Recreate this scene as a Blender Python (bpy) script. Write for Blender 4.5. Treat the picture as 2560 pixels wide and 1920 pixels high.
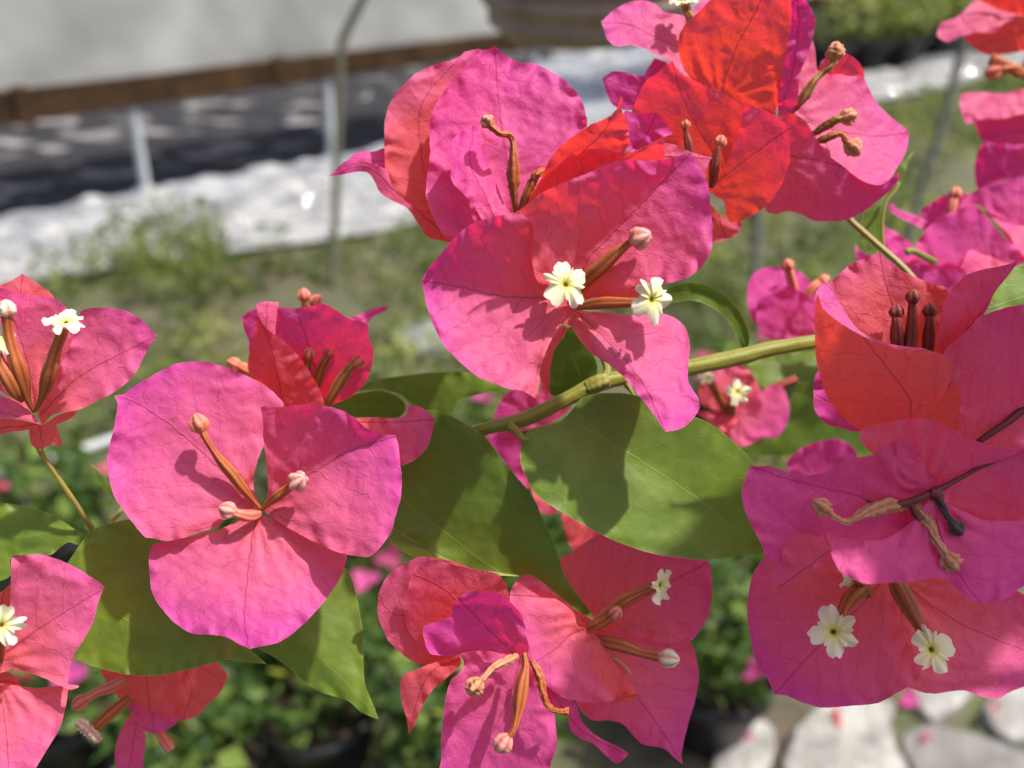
import bpy, math, random
import numpy as np
from mathutils import Vector, Matrix, noise
from mathutils.geometry import delaunay_2d_cdt

# ---------------------------------------------------------------- camera
sc = bpy.context.scene
for o in list(bpy.data.objects):
    bpy.data.objects.remove(o)
COL = sc.collection
PITCH = math.radians(33.0)
CAMZ = 1.30
FPX = 2133.0
cam = bpy.data.cameras.new('camera')
cam.lens = 30.0; cam.sensor_width = 36.0
cam.clip_start = 0.01; cam.clip_end = 400.0
cam.dof.use_dof = True
cam.dof.focus_distance = 0.212
cam.dof.aperture_fstop = 8.2
camo = bpy.data.objects.new('camera', cam); COL.objects.link(camo)
camo.location = (0, 0, CAMZ)
camo.rotation_euler = (math.radians(90) - PITCH, 0, 0)
sc.camera = camo
C0 = np.array((0, 0, CAMZ))
FW = np.array((0, math.cos(PITCH), -math.sin(PITCH)))
UP = np.array((0, math.sin(PITCH), math.cos(PITCH)))
RT = np.array((1.0, 0, 0))
TOCAM = -FW

# ---------------------------------------------------------------- light
SUN = (0.43 * RT + 0.76 * UP + 0.48 * TOCAM)
SUN = SUN / np.linalg.norm(SUN)
elev = math.asin(SUN[2]); azim = math.atan2(SUN[0], SUN[1])
w = bpy.data.worlds.new('World'); sc.world = w; w.use_nodes = True
nt = w.node_tree
sky = nt.nodes.new('ShaderNodeTexSky'); sky.sky_type = 'NISHITA'; sky.sun_disc = False
sky.dust_density = 4.0; sky.air_density = 0.75; sky.ozone_density = 0.6; sky.sun_elevation = elev; sky.sun_rotation = azim
bg = nt.nodes['Background']; nt.links.new(sky.outputs[0], bg.inputs[0]); bg.inputs[1].default_value = 0.12
sl = bpy.data.lights.new('sun', 'SUN'); sl.energy = 4.3; sl.angle = math.radians(1.4); sl.color = (1.0, 0.955, 0.88)
so = bpy.data.objects.new('sun', sl); COL.objects.link(so)
so.rotation_euler = Vector(SUN).to_track_quat('Z', 'Y').to_euler()
sc.view_settings.view_transform = 'Standard'; sc.view_settings.look = 'None'
sc.view_settings.exposure = 0.52; sc.view_settings.gamma = 1.0

# ---------------------------------------------------------------- helpers
TS = 2.212
TILE = dict(A=(0, 0), B=(800, 0), C=(1560, 0), D=(0, 600), E=(800, 600), F=(1560, 600), G=(0, 1170), H=(800, 1170), I=(1560, 1170))
def S(s):
    """'x,y x,y! ...' -> list of (x, y, corner)"""
    out = []
    for t in s.split():
        c = t.endswith('!'); t = t.rstrip('!')
        a, b = t.split(','); out.append((float(a), float(b), c))
    return out
def topx(tile, pts):
    ox, oy = TILE[tile]
    return [(ox + p[0] / TS, oy + p[1] / TS) + tuple(p[2:]) for p in pts]
def W(px, py, d):
    """a point seen along the ray of (px, py) at d metres along the view axis"""
    return C0 + d * (FW + (px - 1280) / FPX * RT + (960 - py) / FPX * UP)
def WA(px, py, d):
    px = np.asarray(px); py = np.asarray(py); d = np.asarray(d)
    return C0 + d[:, None] * (FW + ((px - 1280) / FPX)[:, None] * RT + ((960 - py) / FPX)[:, None] * UP)
def G(px, py, z=0.0):
    r = W(px, py, 1.0) - C0
    return C0 + r * ((z - CAMZ) / r[2])
def smooth_closed(P, step):
    n = len(P); out = []
    for i in range(n):
        p1 = np.array(P[i][:2]); p2 = np.array(P[(i + 1) % n][:2])
        p0 = np.array(P[i - 1][:2]) if not P[i][2] else p1 - (p2 - p1) * 0.6
        p3 = np.array(P[(i + 2) % n][:2]) if not P[(i + 1) % n][2] else p2 + (p2 - p1) * 0.6
        L = np.linalg.norm(p2 - p1); k = max(1, int(round(L / step)))
        # centripetal-ish: scale tangents by segment length
        m1 = (p2 - p0); m2 = (p3 - p1)
        l1 = np.linalg.norm(m1); l2 = np.linalg.norm(m2)
        m1 = m1 / (l1 + 1e-9) * min(l1 * 0.5, L); m2 = m2 / (l2 + 1e-9) * min(l2 * 0.5, L)
        for j in range(k):
            t = j / k
            h00 = 2 * t**3 - 3 * t**2 + 1; h10 = t**3 - 2 * t**2 + t; h01 = -2 * t**3 + 3 * t**2; h11 = t**3 - t**2
            out.append(h00 * p1 + h10 * m1 + h01 * p2 + h11 * m2)
    return np.array(out)
def smooth_open(P, n=24):
    P = [np.array(p, float) for p in P]
    if len(P) < 3:
        return np.array([P[0] + (P[-1] - P[0]) * i / (n - 1) for i in range(n)])
    Q = [2 * P[0] - P[1]] + P + [2 * P[-1] - P[-2]]
    out = []; m = len(P) - 1
    for i in range(n):
        f = i / (n - 1) * m; k = min(int(f), m - 1); t = f - k
        a, b, c, d = Q[k:k + 4]
        out.append(0.5 * ((2 * b) + (-a + c) * t + (2 * a - 5 * b + 4 * c - d) * t * t + (-a + 3 * b - 3 * c + d) * t**3))
    return np.array(out)
def inside(poly, x, y):
    r = np.zeros(x.shape, bool); n = len(poly)
    for i in range(n):
        x1, y1 = poly[i]; x2, y2 = poly[(i + 1) % n]
        c = ((y1 > y) != (y2 > y))
        xi = (x2 - x1) * (y - y1) / ((y2 - y1) if y2 != y1 else 1e-9) + x1
        r ^= c & (x < xi)
    return r
def seg_dist(poly, x, y, closed=True):
    best = np.full(x.shape, 1e9); n = len(poly); sgn = np.ones(x.shape); arc = np.zeros(x.shape); s = 0.0
    rng = range(n if closed else n - 1)
    for i in rng:
        a = poly[i]; b = poly[(i + 1) % n]; d = b - a; L2 = d @ d + 1e-12; L = math.sqrt(L2)
        t = ((x - a[0]) * d[0] + (y - a[1]) * d[1]) / L2
        if closed: tc = np.clip(t, 0, 1)
        else: tc = np.clip(t, 0 if i else -9, 1 if i < n - 2 else 9)
        qx = a[0] + tc * d[0]; qy = a[1] + tc * d[1]
        dd = np.hypot(x - qx, y - qy); m = dd < best
        best[m] = dd[m]
        cr = d[0] * (y - a[1]) - d[1] * (x - a[0])
        sgn[m] = np.sign(cr[m]); arc[m] = s + tc[m] * L
        s += L
    return best, sgn, arc, s
_seed = [7]
def patch(tile, outline, mid, d, gx=0, gy=0, fold=0.0, cup=0.0, tone=(0, 1), ruf=1.0, step=14, g=(), bend=0.0, pleat=0.5, ref=None):
    """a thin curved sheet: outline traced as seen, then given its own distance (mm), slopes, fold and curl in space.
    d: distance in mm at the base; gx, gy: slope to the right / downwards (depth per length); fold: halves towards the viewer;
    cup: sideways roll; bend: lengthwise roll; g: local bulges (x, y, mm, sigma)"""
    _seed[0] += 1; sd = _seed[0] * 3.17
    st = step / TS
    O = topx(tile, S(outline)); M = [p[:2] for p in topx(tile, S(mid))]
    ring = smooth_closed(O, st)
    # a slightly uneven margin
    for i in range(len(ring)):
        q = ring[i]; nn = noise.noise_vector(Vector((q[0] / 14, q[1] / 14, sd)))
        ring[i] = q + np.array((nn[0], nn[1])) * 1.3 * ruf
    mx, my = ring.min(0); Mx, My = ring.max(0)
    gxs = np.arange(mx, Mx, st); gys = np.arange(my, My, st * 0.866)
    X, Y = np.meshgrid(gxs, gys); X = X + (np.arange(len(gys)) % 2)[:, None] * st * 0.5
    x = X.ravel(); y = Y.ravel(); k = inside(ring, x, y); x = x[k]; y = y[k]
    bd = seg_dist(ring, x, y)[0]; k = bd > st * 0.55; x = x[k]; y = y[k]
    V2 = [Vector(p) for p in ring] + [Vector(p) for p in zip(x, y)]
    n = len(ring)
    vo, eo, fo = delaunay_2d_cdt(V2, [(i, (i + 1) % n) for i in range(n)], [], 1, 1e-5)[:3]
    P = np.array([(v[0], v[1]) for v in vo]); F = [tuple(f) for f in fo]
    cx = np.array([P[list(f)].mean(0) for f in F]); k = inside(ring, cx[:, 0], cx[:, 1]); F = [f for f, q in zip(F, k) if q]
    x = P[:, 0]; y = P[:, 1]
    mm = d / FPX                       # mm per px at this distance
    M = smooth_open(M, 16)
    vd, sg, arc, L = seg_dist(M, x, y, closed=False)
    edge = seg_dist(ring, x, y)[0] * mm
    v = vd * sg * mm; u = arc * mm; Lm = L * mm; t = np.clip(u / Lm, 0, 1)
    bx, by = M[0] if ref is None else topx(tile, [ref])[0][:2]
    half = max(np.abs(v).max(), 1e-3)
    z = gx * (x - bx) * mm + gy * (y - by) * mm
    z = z - fold * np.sqrt(v * v + 1.2) - cup * half * (v / half)**2 - bend * Lm * t * t
    for (ax, ay, dz, sig) in g:
        (ax, ay), = topx(tile, [(ax, ay)]); sig = sig / TS
        z = z + dz * np.exp(-((x - ax)**2 + (y - ay)**2) / (2 * sig * sig))
    nz = np.array([noise.noise(Vector((a * mm / 4.2, b * mm / 4.2, sd))) * 0.17
                   + noise.noise(Vector((a * mm / 11, b * mm / 11, sd + 5))) * 1.1
                   + noise.noise(Vector((a * mm / 2.0, b * mm / 2.0, sd + 9))) * 0.06 for a, b in zip(x, y)])
    z = z + nz * ruf * np.clip(0.25 + t * 1.2, 0, 1)
    z = z + 0.10 * np.sin(np.array([noise.noise(Vector((a * mm / 3.0, b * mm / 3.0, sd + 50))) for a, b in zip(x, y)]) * 5) * ruf
    # margin ripple and pleats radiating from the base
    er = np.exp(-edge / 3.0)
    z = z + er * ruf * 0.7 * np.sin((np.array([noise.noise(Vector((a * mm / 9, b * mm / 9, sd + 30))) for a, b in zip(x, y)])) * 9)
    an = np.arctan2(v, u + 2.0)
    z = z + pleat * 0.28 * np.sin(an * 17 + sd) * np.exp(-(u / (Lm * 0.42))**2) * np.clip(u / 4.0, 0, 1)
    pts = WA(x, y, (d + z) / 1000.0)
    tn = tone[0] + (tone[1] - tone[0]) * np.clip(0.75 * t + 0.4 * np.exp(-edge / 4.0) * (t > .2) * t + 0.0, 0, 1)
    return pts, F, np.stack([u, v, edge], 1), tn, t
def mesh_obj(name, pts, faces, mat, parent=None, attrs=None, smooth=True, origin=None):
    if origin is None:
        origin = np.array(parent['_o']) if parent is not None else pts.mean(0)
    me = bpy.data.meshes.new(name)
    me.from_pydata((np.asarray(pts) - origin).tolist(), [], [tuple(int(i) for i in f) for f in faces])
    if smooth: me.polygons.foreach_set('use_smooth', [True] * len(me.polygons))
    for k, a in (attrs or {}).items():
        a = np.asarray(a, dtype=np.float32)
        if a.ndim == 1:
            at = me.attributes.new(k, 'FLOAT', 'POINT'); at.data.foreach_set('value', a)
        else:
            at = me.attributes.new(k, 'FLOAT_VECTOR', 'POINT'); at.data.foreach_set('vector', a.ravel())
    for m in (mat if isinstance(mat, (list, tuple)) else [mat]): me.materials.append(m)
    me.update()
    o = bpy.data.objects.new(name, me); COL.objects.link(o)
    if parent is not None:
        o.parent = parent
    else:
        o.location = origin
    return o
def join_patches(L):
    P = []; F = []; U = []; T = []; A = []; n = 0
    for p, f, u, t, a in L:
        P.append(p); F += [tuple(i + n for i in q) for q in f]; U.append(u); T.append(t); A.append(a); n += len(p)
    return np.concatenate(P), F, dict(vein=np.concatenate(U), tone=np.concatenate(T), along=np.concatenate(A))
def tag(o, label=None, cat=None, group=None, kind=None):
    if label: o['label'] = label
    if cat: o['category'] = cat
    if group: o['group'] = group
    if kind: o['kind'] = kind
    return o
ORIG = {}
def thing(name, at, label, cat, group=None):
    o = bpy.data.objects.new(name, None); COL.objects.link(o); o.empty_display_size = 0.01
    o.location = Vector(at); ORIG[o.name] = np.array(at, float)
    return tag(o, label, cat, group)
def org(o):
    while o.parent is not None: o = o.parent
    return ORIG.get(o.name, np.array(o.location))

# ---------------------------------------------------------------- materials
def newmat(name):
    m = bpy.data.materials.new(name); m.use_nodes = True; m.node_tree.nodes.clear()
    return m, m.node_tree.nodes, m.node_tree.links
class NB:
    """tiny node builder"""
    def __init__(s, name):
        s.m, s.n, s.l = newmat(name)
    def node(s, t, **kw):
        nd = s.n.new(t)
        for k, v in kw.items():
            if k in nd.inputs.keys() if hasattr(nd.inputs, 'keys') else False: s.set(nd.inputs[k], v)
            else: setattr(nd, k, v)
        return nd
    def set(s, sock, v):
        if isinstance(v, bpy.types.NodeSocket): s.l.new(v, sock)
        elif isinstance(v, (tuple, list)) and len(v) == 3 and sock.type == 'RGBA': sock.default_value = (*v, 1)
        else: sock.default_value = v
    def math(s, op, a, b=0.0, c=None, clamp=False):
        nd = s.n.new('ShaderNodeMath'); nd.operation = op; nd.use_clamp = clamp
        s.set(nd.inputs[0], a); s.set(nd.inputs[1], b)
        if c is not None: s.set(nd.inputs[2], c)
        return nd.outputs[0]
    def mix(s, f, a, b):
        nd = s.n.new('ShaderNodeMix'); nd.data_type = 'RGBA'
        s.set(nd.inputs[0], f); s.set(nd.inputs[6], a); s.set(nd.inputs[7], b)
        return nd.outputs[2]
    def attr(s, name):
        nd = s.n.new('ShaderNodeAttribute'); nd.attribute_name = name; return nd
    def noise(s, vec, scale, detail=3, rough=0.55, dist=0.0):
        nd = s.n.new('ShaderNodeTexNoise'); nd.inputs['Scale'].default_value = scale; nd.inputs['Detail'].default_value = detail
        nd.inputs['Roughness'].default_value = rough; nd.inputs['Distortion'].default_value = dist
        if vec is not None: s.l.new(vec, nd.inputs['Vector'])
        return nd
    def ramp(s, f, stops):
        nd = s.n.new('ShaderNodeValToRGB'); e = nd.color_ramp.elements
        while len(e) < len(stops): e.new(0.5)
        for i, (p, c) in enumerate(stops): e[i].position = p; e[i].color = (*c, 1) if len(c) == 3 else c
        s.set(nd.inputs[0], f); return nd.outputs[0]
    def bump(s, h, dist, strength=1.0, normal=None):
        nd = s.n.new('ShaderNodeBump'); nd.inputs['Distance'].default_value = dist; nd.inputs['Strength'].default_value = strength
        s.l.new(h, nd.inputs['Height'])
        if normal is not None: s.l.new(normal, nd.inputs['Normal'])
        return nd.outputs[0]
    def out(s, sh):
        o = s.n.new('ShaderNodeOutputMaterial'); s.l.new(sh, o.inputs[0]); return s.m
def vein_nodes(b, sp_len, slope, w2, net_scale, wn):
    a = b.attr('vein'); sep = b.n.new('ShaderNodeSeparateXYZ'); b.l.new(a.outputs['Vector'], sep.inputs[0])
    nz = b.noise(a.outputs['Vector'], 0.16, 2)
    sc_ = b.n.new('ShaderNodeSeparateColor'); b.l.new(nz.outputs['Color'], sc_.inputs[0])
    u = b.math('MULTIPLY_ADD', b.math('SUBTRACT', sc_.outputs[0], 0.5), 7.0, sep.outputs[0])
    v0 = sep.outputs[1]
    v = b.math('MULTIPLY_ADD', b.math('SUBTRACT', sc_.outputs[1], 0.5), 3.0, v0)
    av = b.math('ABSOLUTE', v)
    side = b.math('GREATER_THAN', v0, 0.0)
    # midrib, a little wobbly, thinner to the tip
    nz2 = b.noise(a.outputs['Vector'], 0.35, 1)
    vm = b.math('ABSOLUTE', b.math('MULTIPLY_ADD', b.math('SUBTRACT', nz2.outputs['Fac'], 0.5), 0.8, v0))
    mid = b.math('SMOOTH_MIN', 1.0, b.math('DIVIDE', vm, 0.30), 0.1, clamp=True)
    mid = b.math('SUBTRACT', 1.0, mid)
    # arching side veins
    p = b.math('SUBTRACT', u, b.math('MULTIPLY', b.math('POWER', av, 1.25), slope))
    p = b.math('MULTIPLY_ADD', side, sp_len * 0.43, p)
    f = b.math('FRACT', b.math('DIVIDE', p, sp_len))
    dist = b.math('MULTIPLY', b.math('ABSOLUTE', b.math('SUBTRACT', f, 0.5)), sp_len)
    sec = b.math('SUBTRACT', 1.0, b.math('DIVIDE', dist, w2), clamp=True)
    # net
    dv = b.noise(a.outputs['Vector'], 0.5, 2)
    add = b.n.new('ShaderNodeVectorMath'); add.operation = 'MULTIPLY_ADD'
    b.l.new(dv.outputs['Color'], add.inputs[0]); add.inputs[1].default_value = (2.4, 2.4, 0); b.l.new(a.outputs['Vector'], add.inputs[2])
    fl = b.n.new('ShaderNodeVectorMath'); fl.operation = 'MULTIPLY'; b.l.new(add.outputs[0], fl.inputs[0]); fl.inputs[1].default_value = (1, 1, 0)
    vo = b.n.new('ShaderNodeTexVoronoi'); vo.feature = 'DISTANCE_TO_EDGE'; vo.inputs['Scale'].default_value = net_scale; b.l.new(fl.outputs[0], vo.inputs['Vector'])
    net = b.math('SUBTRACT', 1.0, b.math('DIVIDE', vo.outputs[0], wn), clamp=True)
    vo2 = b.n.new('ShaderNodeTexVoronoi'); vo2.feature = 'DISTANCE_TO_EDGE'; vo2.inputs['Scale'].default_value = net_scale * 2.7; b.l.new(fl.outputs[0], vo2.inputs['Vector'])
    net2 = b.math('SUBTRACT', 1.0, b.math('DIVIDE', vo2.outputs[0], wn * 2.2), clamp=True)
    return a, sep, mid, sec, net, net2
def bract_material():
    b = NB('bract')
    a, sep, mid, sec, net, net2 = vein_nodes(b, 7.5, 0.42, 0.26, 0.20, 0.045)
    tone = b.attr('tone').outputs['Fac']
    blot = b.noise(a.outputs['Vector'], 0.09, 3)
    tone = b.math('MULTIPLY_ADD', b.math('SUBTRACT', blot.outputs['Fac'], 0.5), 0.5, tone, clamp=True)
    refl = b.ramp(tone, [(0, (.91, .155, .19)), (.32, (.88, .165, .35)), (1, (.78, .085, .46))])
    tran = b.ramp(tone, [(0, (1.0, .07, .025)), (.5, (.98, .035, .07)), (1, (.85, .020, .20))])
    mot = b.noise(a.outputs['Vector'], 1.7, 4, 0.65)
    refl = b.mix(b.math('MULTIPLY', b.math('SUBTRACT', mot.outputs['Fac'], 0.35), 0.35, clamp=True), refl, (.86, .24, .36))
    fade = b.noise(a.outputs['Vector'], 0.22, 5, .65)
    refl = b.mix(b.math('MULTIPLY', b.math('SUBTRACT', fade.outputs['Fac'], 0.5, clamp=True), 0.8, clamp=True), refl, (.90, .27, .45))
    vn = b.math('MAXIMUM', b.math('MULTIPLY', mid, 0.62), b.math('MAXIMUM', b.math('MULTIPLY', sec, 0.30), b.math('MULTIPLY', net, 0.10)))
    vn = b.math('MAXIMUM', vn, b.math('MULTIPLY', net2, 0.05))
    refl = b.mix(vn, refl, (.50, .035, .07))
    tran = b.mix(vn, tran, (.16, .006, .012))
    # thin pale margin
    em = b.math('SUBTRACT', 1.0, b.math('DIVIDE', sep.outputs[2], 0.22), clamp=True)
    refl = b.mix(b.math('MULTIPLY', em, 0.35), refl, (.85, .30, .42))
    h = b.math('ADD', b.math('MULTIPLY', mid, -0.9), b.math('ADD', b.math('MULTIPLY', sec, -0.7), b.math('ADD', b.math('MULTIPLY', net, -0.4), b.math('MULTIPLY', net2, -0.2))))
    cr = b.noise(a.outputs['Vector'], 0.55, 3, 0.5, 0.3)
    h = b.math('MULTIPLY_ADD', cr.outputs['Fac'], 2.0, h)
    h = b.math('MULTIPLY_ADD', mot.outputs['Fac'], 0.35, h)
    nm = b.bump(h, 0.00013, 0.7)
    pr = b.n.new('ShaderNodeBsdfPrincipled')
    b.set(pr.inputs['Base Color'], refl); pr.inputs['Roughness'].default_value = 0.55; pr.inputs['Specular IOR Level'].default_value = 0.28
    pr.inputs['Sheen Weight'].default_value = 0.12; pr.inputs['Sheen Roughness'].default_value = 0.4
    b.l.new(nm, pr.inputs['Normal'])
    tr = b.n.new('ShaderNodeBsdfTranslucent'); b.set(tr.inputs[0], tran); b.l.new(nm, tr.inputs[1])
    mx = b.n.new('ShaderNodeMixShader'); mx.inputs[0].default_value = 0.52
    b.l.new(pr.outputs[0], mx.inputs[1]); b.l.new(tr.outputs[0], mx.inputs[2])
    return b.out(mx.outputs[0])
def leaf_material(name='leaf', dark=1.0):
    b = NB(name)
    a, sep, mid, sec, net, net2 = vein_nodes(b, 8.5, 0.5, 0.30, 0.35, 0.04)
    tone = b.attr('tone').outputs['Fac']
    blot = b.noise(a.outputs['Vector'], 0.07, 4)
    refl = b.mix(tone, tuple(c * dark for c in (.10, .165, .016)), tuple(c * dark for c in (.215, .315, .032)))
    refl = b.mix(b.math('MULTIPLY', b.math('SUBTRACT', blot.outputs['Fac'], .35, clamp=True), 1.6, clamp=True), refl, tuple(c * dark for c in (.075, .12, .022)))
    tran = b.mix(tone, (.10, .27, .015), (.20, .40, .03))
    sp = b.noise(a.outputs['Vector'], 2.2, 2)
    spk = b.math('MULTIPLY', b.math('SUBTRACT', sp.outputs['Fac'], 0.69, clamp=True), 6.0, clamp=True)
    refl = b.mix(b.math('MULTIPLY', spk, 0.45), refl, (.38, .42, .16))
    refl = b.mix(b.math('MULTIPLY', mid, 0.28), refl, (.26, .34, .10))
    refl = b.mix(b.math('MULTIPLY', sec, 0.13), refl, (.24, .34, .08))
    em = b.math('SUBTRACT', 1.0, b.math('DIVIDE', sep.outputs[2], 0.25), clamp=True)
    refl = b.mix(b.math('MULTIPLY', em, 0.6), refl, (.42, .42, .13))
    cr = b.noise(a.outputs['Vector'], 0.9, 4)
    h = b.math('ADD', b.math('MULTIPLY', mid, -0.7), b.math('MULTIPLY_ADD', cr.outputs['Fac'], 0.8, b.math('MULTIPLY', sec, -0.4)))
    h = b.math('MULTIPLY_ADD', net, -0.05, h)
    nm = b.bump(h, 0.00013, 0.6)
    pr = b.n.new('ShaderNodeBsdfPrincipled'); b.set(pr.inputs['Base Color'], refl); pr.inputs['Roughness'].default_value = 0.5
    pr.inputs['Specular IOR Level'].default_value = 0.4; b.l.new(nm, pr.inputs['Normal'])
    tr = b.n.new('ShaderNodeBsdfTranslucent'); b.set(tr.inputs[0], tran); b.l.new(nm, tr.inputs[1])
    mx = b.n.new('ShaderNodeMixShader'); mx.inputs[0].default_value = 0.25
    b.l.new(pr.outputs[0], mx.inputs[1]); b.l.new(tr.outputs[0], mx.inputs[2])
    return b.out(mx.outputs[0])
def plain(name, c1, c2=None, scale=300, rough=0.6, spec=0.3, bump=0.0, detail=4, lo=.35, hi=.65, metal=0.0, trans=0.0, dist=0.0, obj=True):
    b = NB(name); tc = b.n.new('ShaderNodeTexCoord'); vec = tc.outputs['Object']
    nz = b.noise(vec, scale, detail, 0.6, dist)
    col = b.ramp(nz.outputs['Fac'], [(lo, c1), (hi, c2 or c1)])
    pr = b.n.new('ShaderNodeBsdfPrincipled'); b.set(pr.inputs['Base Color'], col); pr.inputs['Roughness'].default_value = rough
    pr.inputs['Specular IOR Level'].default_value = spec; pr.inputs['Metallic'].default_value = metal
    if bump: b.l.new(b.bump(nz.outputs['Fac'], bump, 1.0), pr.inputs['Normal'])
    sh = pr.outputs[0]
    if trans:
        tr = b.n.new('ShaderNodeBsdfTranslucent'); b.set(tr.inputs[0], col)
        mx = b.n.new('ShaderNodeMixShader'); mx.inputs[0].default_value = trans
        b.l.new(sh, mx.inputs[1]); b.l.new(tr.outputs[0], mx.inputs[2]); sh = mx.outputs[0]
    return b.out(sh)
def star_material():
    b = NB('corolla'); r = b.attr('rad').outputs['Fac']
    tc = b.n.new('ShaderNodeTexCoord'); nz = b.noise(tc.outputs['Object'], 900, 3)
    rr = b.math('MULTIPLY_ADD', b.math('SUBTRACT', nz.outputs['Fac'], 0.5), 0.10, r)
    col = b.ramp(rr, [(0, (.10, .06, .01)), (.09, (.24, .19, .02)), (.15, (.62, .62, .12)), (.32, (.78, .78, .36)), (.66, (.82, .79, .55)), (1, (.84, .74, .60))])
    pr = b.n.new('ShaderNodeBsdfPrincipled'); b.set(pr.inputs['Base Color'], col); pr.inputs['Roughness'].default_value = 0.5
    pr.inputs['Specular IOR Level'].default_value = 0.3
    b.l.new(b.bump(nz.outputs['Fac'], 0.0001, 0.5), pr.inputs['Normal'])
    tr = b.n.new('ShaderNodeBsdfTranslucent'); b.set(tr.inputs[0], col)
    mx = b.n.new('ShaderNodeMixShader'); mx.inputs[0].default_value = 0.25
    b.l.new(pr.outputs[0], mx.inputs[1]); b.l.new(tr.outputs[0], mx.inputs[2])
    return b.out(mx.outputs[0])
def tube_material(name, c0, c1, ridge, rough=0.55):
    b = NB(name); f = b.attr('flute').outputs['Fac']; tc = b.n.new('ShaderNodeTexCoord')
    nz = b.noise(tc.outputs['Object'], 1500, 4); nb = b.noise(tc.outputs['Object'], 260, 2)
    s = b.attr('along').outputs['Fac']
    col = b.mix(b.math('MULTIPLY_ADD', b.math('SUBTRACT', nb.outputs['Fac'], .5), 1.6, s, clamp=True), c0, c1)
    col = b.mix(b.math('MULTIPLY', b.math('POWER', b.math('SUBTRACT', 1.0, f, clamp=True), 2.5), 1.0, clamp=True), col, ridge)
    col = b.mix(b.math('MULTIPLY', b.math('SUBTRACT', nz.outputs['Fac'], 0.45, clamp=True), 1.2, clamp=True), col, tuple(c * .55 for c in c0))
    pr = b.n.new('ShaderNodeBsdfPrincipled'); b.set(pr.inputs['Base Color'], col); pr.inputs['Roughness'].default_value = rough
    pr.inputs['Subsurface Weight'].default_value = 0.0
    pr.inputs['Sheen Weight'].default_value = 0.06
    b.l.new(b.bump(nz.outputs['Fac'], 0.00015, 0.7), pr.inputs['Normal'])
    tr = b.n.new('ShaderNodeBsdfTranslucent'); b.set(tr.inputs[0], col)
    mx = b.n.new('ShaderNodeMixShader'); mx.inputs[0].default_value = 0.12
    b.l.new(pr.outputs[0], mx.inputs[1]); b.l.new(tr.outputs[0], mx.inputs[2])
    return b.out(mx.outputs[0])
M_BRACT = bract_material()
M_LEAF = leaf_material()
M_STAR = star_material()
M_TUBE = tube_material('tube_orange', (.42, .12, .022), (.56, .13, .030), (.20, .030, .012))
M_TUBEB = tube_material('tube_olive', (.40, .15, .035), (.40, .22, .05), (.13, .045, .015))
M_TUBER = tube_material('tube_dark_red', (.26, .025, .018), (.34, .055, .03), (.10, .010, .010))
M_WITH = tube_material('tube_withered', (.60, .24, .12), (.74, .34, .20), (.36, .10, .045), .7)
M_DEAD = tube_material('tube_dead', (.12, .07, .07), (.07, .055, .06), (.03, .02, .02), .75)
M_BUD = tube_material('bud_coral', (.70, .19, .10), (.80, .28, .20), (.45, .07, .05))
M_BUDP = tube_material('bud_pink', (.66, .24, .18), (.80, .45, .38), (.58, .11, .09))
M_BUDW = tube_material('bud_white', (.72, .52, .38), (.84, .76, .62), (.66, .22, .16))
M_STEM = tube_material('green_stem', (.20, .215, .022), (.28, .29, .035), (.16, .17, .02))
M_TWIG = tube_material('yellow_stalk', (.36, .27, .06), (.30, .33, .07), (.22, .17, .04))

# ---------------------------------------------------------------- plant builders
def sweep(P, R, seg=16, flutes=5, amp=0.10, twist=0.0, wob=0.0, cap=True, seed=0):
    """closed swept tube through world points with a fluted cross-section"""
    n = len(P); T = np.gradient(P, axis=0); T /= np.linalg.norm(T, axis=1)[:, None] + 1e-12
    a = np.cross(T[0], TOCAM); a /= np.linalg.norm(a) + 1e-9
    V = []; FL = []; AL = []
    for i in range(n):
        a = a - T[i] * (a @ T[i]); a /= np.linalg.norm(a) + 1e-9; b = np.cross(T[i], a)
        for j in range(seg):
            th = 2 * math.pi * j / seg; c = math.cos(flutes * th + twist * i / n)
            r = R[i] * (1 + amp * c)
            if wob: r *= 1 + wob * noise.noise(Vector((i * .7, math.cos(th) * 1.5, math.sin(th) * 1.5 + seed)))
            V.append(P[i] + r * (math.cos(th) * a + math.sin(th) * b)); FL.append(0.5 + 0.5 * c); AL.append(i / (n - 1))
    F = [(i * seg + j, i * seg + (j + 1) % seg, (i + 1) * seg + (j + 1) % seg, (i + 1) * seg + j) for i in range(n - 1) for j in range(seg)]
    if cap:
        F.append(tuple(range(seg))[::-1]); F.append(tuple((n - 1) * seg + j for j in range(seg)))
    return np.array(V), F, dict(flute=np.array(FL), along=np.array(AL))
def rib(parent, name, tile, pts, d, mat, n=28, **kw):
    """pts: (x, y, dz mm, radius in tile px)"""
    Q = topx(tile, pts); C = smooth_open([(q[0], q[1], q[2], q[3] / TS) for q in Q], n)
    dd = (d + C[:, 2]) / 1000.0
    P = WA(C[:, 0], C[:, 1], dd); R = np.maximum(C[:, 3], 0.8) * dd / FPX
    V, F, at = sweep(P, R, **kw)
    return mesh_obj(name, V, F, mat, parent, at, origin=org(parent)), P, R
def flower(name, tile, x, y, d, label, group='bougainvillea blooms'):
    (px, py), = topx(tile, [(x, y)])
    f = thing(name, W(px, py, d / 1000.0), label, 'flower', group); f['_t'] = tile; f['_d'] = d
    return f
def bract(f, *ps, tile=None, name='bract', label=None, mat=None):
    t = tile or f['_t']; d = f['_d']
    L = []
    for p in ps:
        q = dict(p); q.setdefault('tile', t); q['d'] = d + q.pop('dz', 0); L.append(patch(**q))
    P, F, at = join_patches(L)
    o = mesh_obj(name, P, F, mat or M_BRACT, f, at, origin=org(f))
    if label: o['label'] = label
    return o
def B(outline, mid, dz=0, gx=0, gy=0, **k):
    return dict(outline=outline, mid=mid, dz=dz, gx=gx, gy=gy, **k)
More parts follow.
